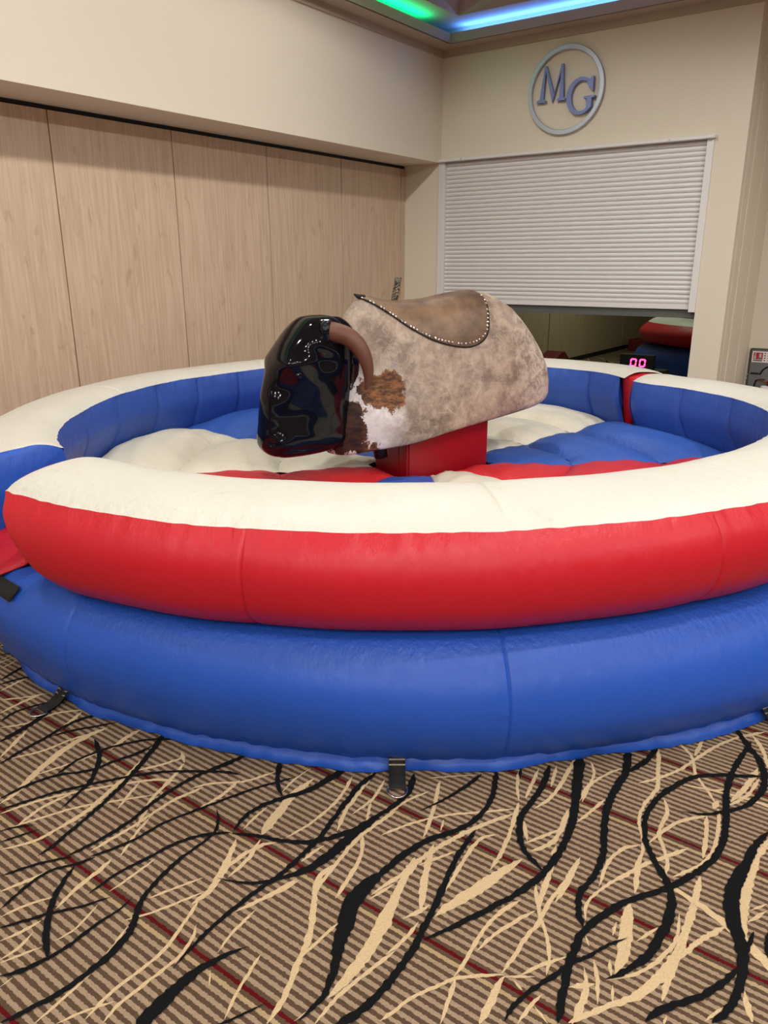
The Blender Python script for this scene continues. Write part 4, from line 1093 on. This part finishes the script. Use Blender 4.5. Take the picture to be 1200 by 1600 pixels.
# horns
for sy in (-1, 1):
    pts = [(-0.775, 0.105, 1.268, 0.052), (-0.735, 0.150, 1.262, 0.052), (-0.680, 0.200, 1.236, 0.049), (-0.635, 0.240, 1.175, 0.043), (-0.608, 0.258, 1.095, 0.034), (-0.602, 0.258, 1.02, 0.022), (-0.612, 0.250, 0.968, 0.008)]
    d = catmull(pts, 6)
    mb = MB(); mb.tube([(a, sy * b, c) for a, b, c, r in d], [r for a, b, c, r in d], 18)
    hn = mb.build('horn', M['horn'], bull, smooth=True)
    mb = MB(); mb.tube([(-0.79, sy * 0.10, 1.270), (-0.752, sy * 0.132, 1.266)], [0.058, 0.056], 18)
    mb.build('horn_socket', M['black_gloss'], hn, smooth=True)
# red pedestal under the hide
ped = box_obj('pedestal', M['red_paint'], bull, -0.285, 0.295, -0.185, 0.185, 0.0, 0.70, bevel=0.006)
box_obj('pedestal_door', M['red_paint'], ped, -0.297, -0.284, -0.085, 0.170, 0.31, 0.66, bevel=0.003)
box_obj('pedestal_door', M['red_paint'], ped, -0.297, -0.284, -0.175, -0.092, 0.31, 0.66, bevel=0.003)
mb = MB(); mb.tube([(-0.40, -0.06, 0.53), (-0.41, -0.06, 0.58), (-0.40, -0.06, 0.66)], 0.040, 14)
mb.build('drive_shaft', M['black_plastic'], bull, smooth=True)

# ------------------------------------------------------------------ roller shutter in the wall opening
sh = empty('roller_shutter', (0, Y_B, 1.19))
tag(sh, 'white slatted roller shutter pulled most of the way down in the wall opening', 'shutter')
X0, X1 = -2.128, 0.562
pitch = 0.0425
prof = [(0.030, 0.0), (0.016, 0.001), (0.011, 0.006), (0.006, 0.014), (0.004, 0.021), (0.006, 0.029), (0.011, 0.036), (0.016, 0.0405), (0.030, 0.0415)]
mb = MB()
mb.prism(prof, X0, X1, lambda p, a: (a, p[0], p[1]))
slat0 = mb.build('slat', M['white_metal'], sh)
slat0.location = (0, 0.022, 0.052)
for k in range(1, 34):
    share(slat0, sh, (0, 0.022, 0.052 + pitch * k))
box_obj('bottom_bar', M['white_metal'], sh, X0, X1, 0.020, 0.052, 0.004, 0.051, bevel=0.004)
box_obj('guide_rail', M['white_metal'], sh, -2.205, -2.132, -0.012, 0.10, -0.74, 1.462, bevel=0.003)
box_obj('guide_rail', M['white_metal'], sh, 0.566, 0.627, -0.010, 0.10, -0.018, 1.462, bevel=0.003)
hb = box_obj('head_trim', M['white_metal'], sh, -2.21, 0.640, -0.058, 0.01, 1.455, 1.482, bevel=0.003)
for x in (-1.9, -0.75, 0.25, 0.6):
    mb = MB(); mb.tube([(x, -0.058, 1.468), (x, -0.064, 1.468)], 0.007, 10); mb.build('screw_head', M['steel'], hb)
# dark frame standing behind the shutter
box_obj('lower_frame', M['dark_frame'], sh, -2.13, 0.627, 0.06, 0.12, -0.075, 0.0)

# ------------------------------------------------------------------ round steel monogram on the wall
mono = empty('wall_monogram', (-0.787, Y_B, 3.180))
tag(mono, 'round brushed steel ring with letters M and G mounted high on the cream wall', 'sign')
mb = MB(); rws = []
for (r, y) in ((0.345, -0.020), (0.381, -0.020), (0.385, -0.026), (0.385, -0.040), (0.381, -0.045), (0.345, -0.045), (0.341, -0.040), (0.341, -0.026)):
    rws.append([(r * math.cos(2*PI*k/96), y, r * math.sin(2*PI*k/96)) for k in range(96)])
rws.append(rws[0])
mb.grid(rws, close_u=True)
mb.build('ring', M['ring_metal'], mono, smooth=False, bevel=0)
def letter(name, polys, x0, x1, z0, z1, y0=-0.048, y1=-0.018):
    mb = MB()
    for poly in polys:
        kk = polys.index(poly) * 0.00025
        mb.prism([(lerp(x0, x1, u), lerp(z0, z1, v)) for u, v in poly], y0 - kk, y1 + kk, lambda p, a: (p[0], a, p[1]))
    return mb.build(name, M['letter_metal'], mono)
letter('letter_m', [
    [(0.09, 0), (0.225, 0), (0.285, 1.0), (0.235, 1.0)],
    [(0.235, 1.0), (0.30, 1.0), (0.615, 0.17), (0.545, -0.02)],
    [(0.545, -0.02), (0.60, 0.13), (0.875, 1.0), (0.815, 1.0)],
    [(0.775, 0), (0.945, 0), (0.875, 1.0), (0.82, 1.0)],
    [(0.0, 0), (0.32, 0), (0.32, 0.05), (0.26, 0.085), (0.06, 0.085), (0.0, 0.05)],
    [(0.715, 0), (1.0, 0), (1.0, 0.05), (0.95, 0.085), (0.765, 0.085), (0.715, 0.05)]],
    -0.285, 0.010, -0.088, 0.226)
arc = []
gp = []
for k in range(41):
    a = rad(lerp(52, 318, k / 40)); gp.append((0.5 + 0.5 * math.cos(a), 0.5 + 0.5 * math.sin(a)))
gi = []
for k in range(41):
    a = rad(lerp(318, 52, k / 40)); gi.append((0.53 + 0.36 * math.cos(a), 0.5 + 0.41 * math.sin(a)))
polys = []
for k in range(40):
    polys.append([gp[k], gp[k+1], gi[39-k], gi[40-k]])
polys.append([(0.80, 0.895), (0.70, 0.80), (0.80, 0.70), (0.90, 0.60), (0.93, 0.60), (0.93, 0.98), (0.88, 0.98)])
polys.append([(0.73, 0.09), (0.80, 0.10), (0.90, 0.17), (0.90, 0.42), (0.73, 0.42)])
polys.append([(0.62, 0.415), (1.0, 0.415), (1.0, 0.475), (0.62, 0.475)])
letter('letter_g', polys, 0.022, 0.305, -0.228, 0.090)

# ------------------------------------------------------------------ fire point in the recess
fp = empty('fire_point_board', (1.16, 5.24, 0.0))
tag(fp, 'grey plastic fire point board with red and white sign on the recess wall', 'fire point board')
box_obj('back_plate', M['dark_grey_plastic'], fp, -0.245, 0.245, -0.035, -0.002, 0.02, 0.762, bevel=0.02)
box_obj('face_plate', M['grey_plastic'], fp, -0.225, 0.225, -0.052, -0.036, 0.04, 0.745, bevel=0.008)
sg = box_obj('sign_plate', M['sign_white'], fp, -0.212, 0.212, -0.056, -0.053, 0.622, 0.733)
box_obj('pictogram', M['sign_red'], sg, -0.200, -0.110, -0.0575, -0.0562, 0.650, 0.722)
for q in ([-0.194, -0.172, 0.655, 0.690], [-0.188, -0.174, 0.694, 0.716], [-0.146, -0.122, 0.660, 0.712], [-0.150, -0.118, 0.655, 0.668]):
    box_obj('pictogram_mark', M['sign_pale'], sg, q[0], q[1], -0.0588, -0.0576, q[2], q[3])
box_obj('pictogram_mark', M['dark_frame'], sg, -0.200, -0.110, -0.0575, -0.0562, 0.633, 0.645)
for k in range(4):
    box_obj('pictogram_mark', M['dark_frame'], sg, -0.098, -0.082, -0.0575, -0.0562, 0.638 + 0.024 * k, 0.650 + 0.024 * k)
    box_obj('pictogram_mark', M['sign_pale'], sg, -0.070, 0.195, -0.0575, -0.0562, 0.638 + 0.024 * k, 0.649 + 0.024 * k)
path = [(-0.205, -0.053, 0.505), (-0.12, -0.053, 0.505)] + [(0.0 + 0.115 * math.cos(a), -0.053, 0.475 + 0.115 * math.sin(a)) for a in [rad(168 - 12 * k) for k in range(14)]] + [(0.12, -0.053, 0.505), (0.205, -0.053, 0.505)]
mb = MB(); mb.tube(path, 0.009, 8); mb.build('moulded_channel', M['black_plastic'], fp, smooth=True)
mb = MB(); mb.tube([(-0.155, -0.053, 0.10), (-0.155, -0.053, 0.38), (-0.145, -0.053, 0.43), (-0.10, -0.053, 0.445), (-0.06, -0.053, 0.445)], 0.009, 8); mb.build('moulded_channel', M['black_plastic'], fp, smooth=True)
for z in (0.49, 0.45):
    mb = MB(); mb.tube([(-0.235, -0.040, z), (-0.235, -0.05, z)], 0.006, 8); mb.build('fixing_screw', M['steel'], fp)

ex = empty('fire_extinguisher', (1.17, 5.10, 0.0))
tag(ex, 'fire extinguisher with reddish brass valve standing before the grey fire point board', 'fire extinguisher')
def lathe(prof, seg=20):
    mb = MB(); mb.grid([[(r * math.cos(2*PI*k/seg), r * math.sin(2*PI*k/seg), z) for k in range(seg)] for r, z in prof], close_u=True); return mb
lathe([(0.0, 0.0), (0.07, 0.0), (0.075, 0.01), (0.075, 0.30), (0.06, 0.345), (0.03, 0.37), (0.02, 0.375), (0.0, 0.376)]).build('cylinder', M['sign_red'], ex, smooth=True)
lathe([(0.0, 0.37), (0.022, 0.37), (0.022, 0.40), (0.032, 0.405), (0.032, 0.44), (0.018, 0.452), (0.0, 0.453)]).build('valve', M['brass'], ex, smooth=True)
mb = MB(); mb.tube([(0.0, 0, 0.43), (-0.06, -0.01, 0.445), (-0.12, -0.01, 0.45)], [0.012, 0.010, 0.008], 8); mb.build('handle', M['brass'], ex, smooth=True)
mb = MB(); mb.grid([[(-0.075 + 0.02 * i, -0.05 - 0.012 * math.sin(i * 1.3), 0.40 - 0.05 * j + 0.006 * math.sin(i + j)) for i in range(6)] for j in range(3)])
mb.build('paper_tag', M['sign_white'], ex, solid=0.002)

# ------------------------------------------------------------------ things standing in the hatch and in the room behind it
case = empty('equipment_case', (0.175, Y_B + 0.10, 0.45))
tag(case, 'low black equipment case on the hatch sill under the digital timer', 'case')
box_obj('case_body', M['timer_black'], case, -0.28, 0.22, -0.085, 0.085, 0.0, 0.110, bevel=0.006)
box_obj('case_lid', M['timer_black'], case, -0.285, 0.225, -0.088, 0.088, 0.113, 0.160, bevel=0.006)
lt = box_obj('latch', M['dark_frame'], case, 0.05, 0.09, -0.096, -0.086, 0.125, 0.140, bevel=0.002)
box_obj('latch', M['steel'], case, -0.01, 0.03, -0.096, -0.086, 0.135, 0.147, bevel=0.002)
mb = MB(); mb.tube([(0.11, -0.095, 0.155), (0.17, -0.10, 0.157), (0.175, -0.10, 0.10), (0.16, -0.10, 0.045)], 0.006, 8); mb.build('case_handle', M['dark_frame'], case, smooth=True)

tm = empty('digital_timer', (0.11, Y_B + 0.10, 0.612))
tag(tm, 'black digital timer box showing two lit red zeros in the hatch', 'timer')
box_obj('timer_box', M['timer_black'], tm, -0.175, 0.16, -0.03, 0.05, 0.0, 0.132, bevel=0.005)
def digit(x):
    mb = MB(); w, h, t = 0.062, 0.078, 0.0125; z0 = 0.016
    def seg(poly): mb.prism(poly, -0.0335, -0.030, lambda p, a: (x + p[0] + 0.06 * (p[1] - 0.05), a, z0 + p[1]))
    g = 0.0015
    seg([(t*.5+g, 0), (w-t*.5-g, 0), (w-t-g, t), (t+g, t)])
    seg([(t*.5+g, h), (w-t*.5-g, h), (w-t-g, h-t), (t+g, h-t)])
    for (a, b) in ((t*.5, h/2-g), (h/2+g, h-t*.5)):
        seg([(0, a), (t, a + t*.4), (t, b - t*.3), (0, b)])
        seg([(w, a), (w-t, a + t*.4), (w-t, b - t*.3), (w, b)])
    return mb.build('digit', M['digit_glow'], tm)
digit(-0.065); digit(0.025)

rb = empty('inflatable_bed', (0.9, 8.6, 0.0))
tag(rb, 'second inflatable bed with red and blue tubes in the dark room behind the hatch', 'inflatable')
def rear_tube(prof, name, mat):
    rows = []
    for i in range(40):
        th = lerp(196, 258, i / 39); e = min(1.0, i / 5.0); s = math.sqrt(max(0.0, 1 - (1 - e) ** 2)) * 0.35 + 0.65
        cz = sum(p[1] for p in prof) / len(prof); cr = sum(p[0] for p in prof) / len(prof)
        rows.append([((1.55 + lerp(cr, r, s)) * math.cos(rad(th)), (1.0 + lerp(cr, r, s)) * math.sin(rad(th)), lerp(cz, z, s)) for r, z in catmull(prof, 4)])
    mb = MB(); mb.grid(rows)
    mb.f.append(tuple(range(len(rows[0]))))
    return mb.build(name, M[mat], rb, smooth=True)
rear_tube([(0.10, 0.80), (0.25, 0.875), (0.45, 0.86), (0.56, 0.80)], 'top_panel', 'white_vinyl')
rear_tube([(0.56, 0.80), (0.66, 0.70), (0.66, 0.60), (0.56, 0.52), (0.40, 0.50)], 'outer_panel', 'red_vinyl')
rear_tube([(0.40, 0.50), (0.60, 0.48), (0.70, 0.36), (0.70, 0.20), (0.60, 0.04), (0.50, 0.01)], 'base_panel', 'blue_vinyl')
rear_tube([(0.10, 0.80), (0.06, 0.60), (0.10, 0.30), (0.16, 0.02)], 'inner_panel', 'inner_blue_vinyl')

bl = empty('foam_block', (-2.2, 11.6, 0.0)); tag(bl, 'dark red foam block beside the blue tube in the dark room behind the hatch', 'foam block')
box_obj('cover', M['dark_red'], bl, -0.27, 0.30, -0.2, 0.2, 0.0, 0.22, bevel=0.02)
box_obj('seam_band', M['dark_red'], bl, -0.275, 0.305, -0.205, 0.205, 0.10, 0.115)
wd = empty('foam_wedge', (-2.28, 7.6, 0.0)); tag(wd, 'dark red peaked foam wedge by the panel wall in the dark room behind the hatch', 'foam wedge')
mb = MB(); mb.prism([(-0.55, 0.0), (0.35, 0.0), (0.35, 0.12), (0.02, 0.335), (-0.10, 0.345), (-0.55, 0.18)], -0.22, 0.22, lambda p, a: (a * 0.6, p[0], p[1]))
mb.build('cover', M['dark_red'], wd, bevel=0.02)
mb = MB(); mb.box(-0.136, 0.136, -0.56, 0.36, 0.03, 0.04); mb.build('seam_band', M['dark_red'], wd)
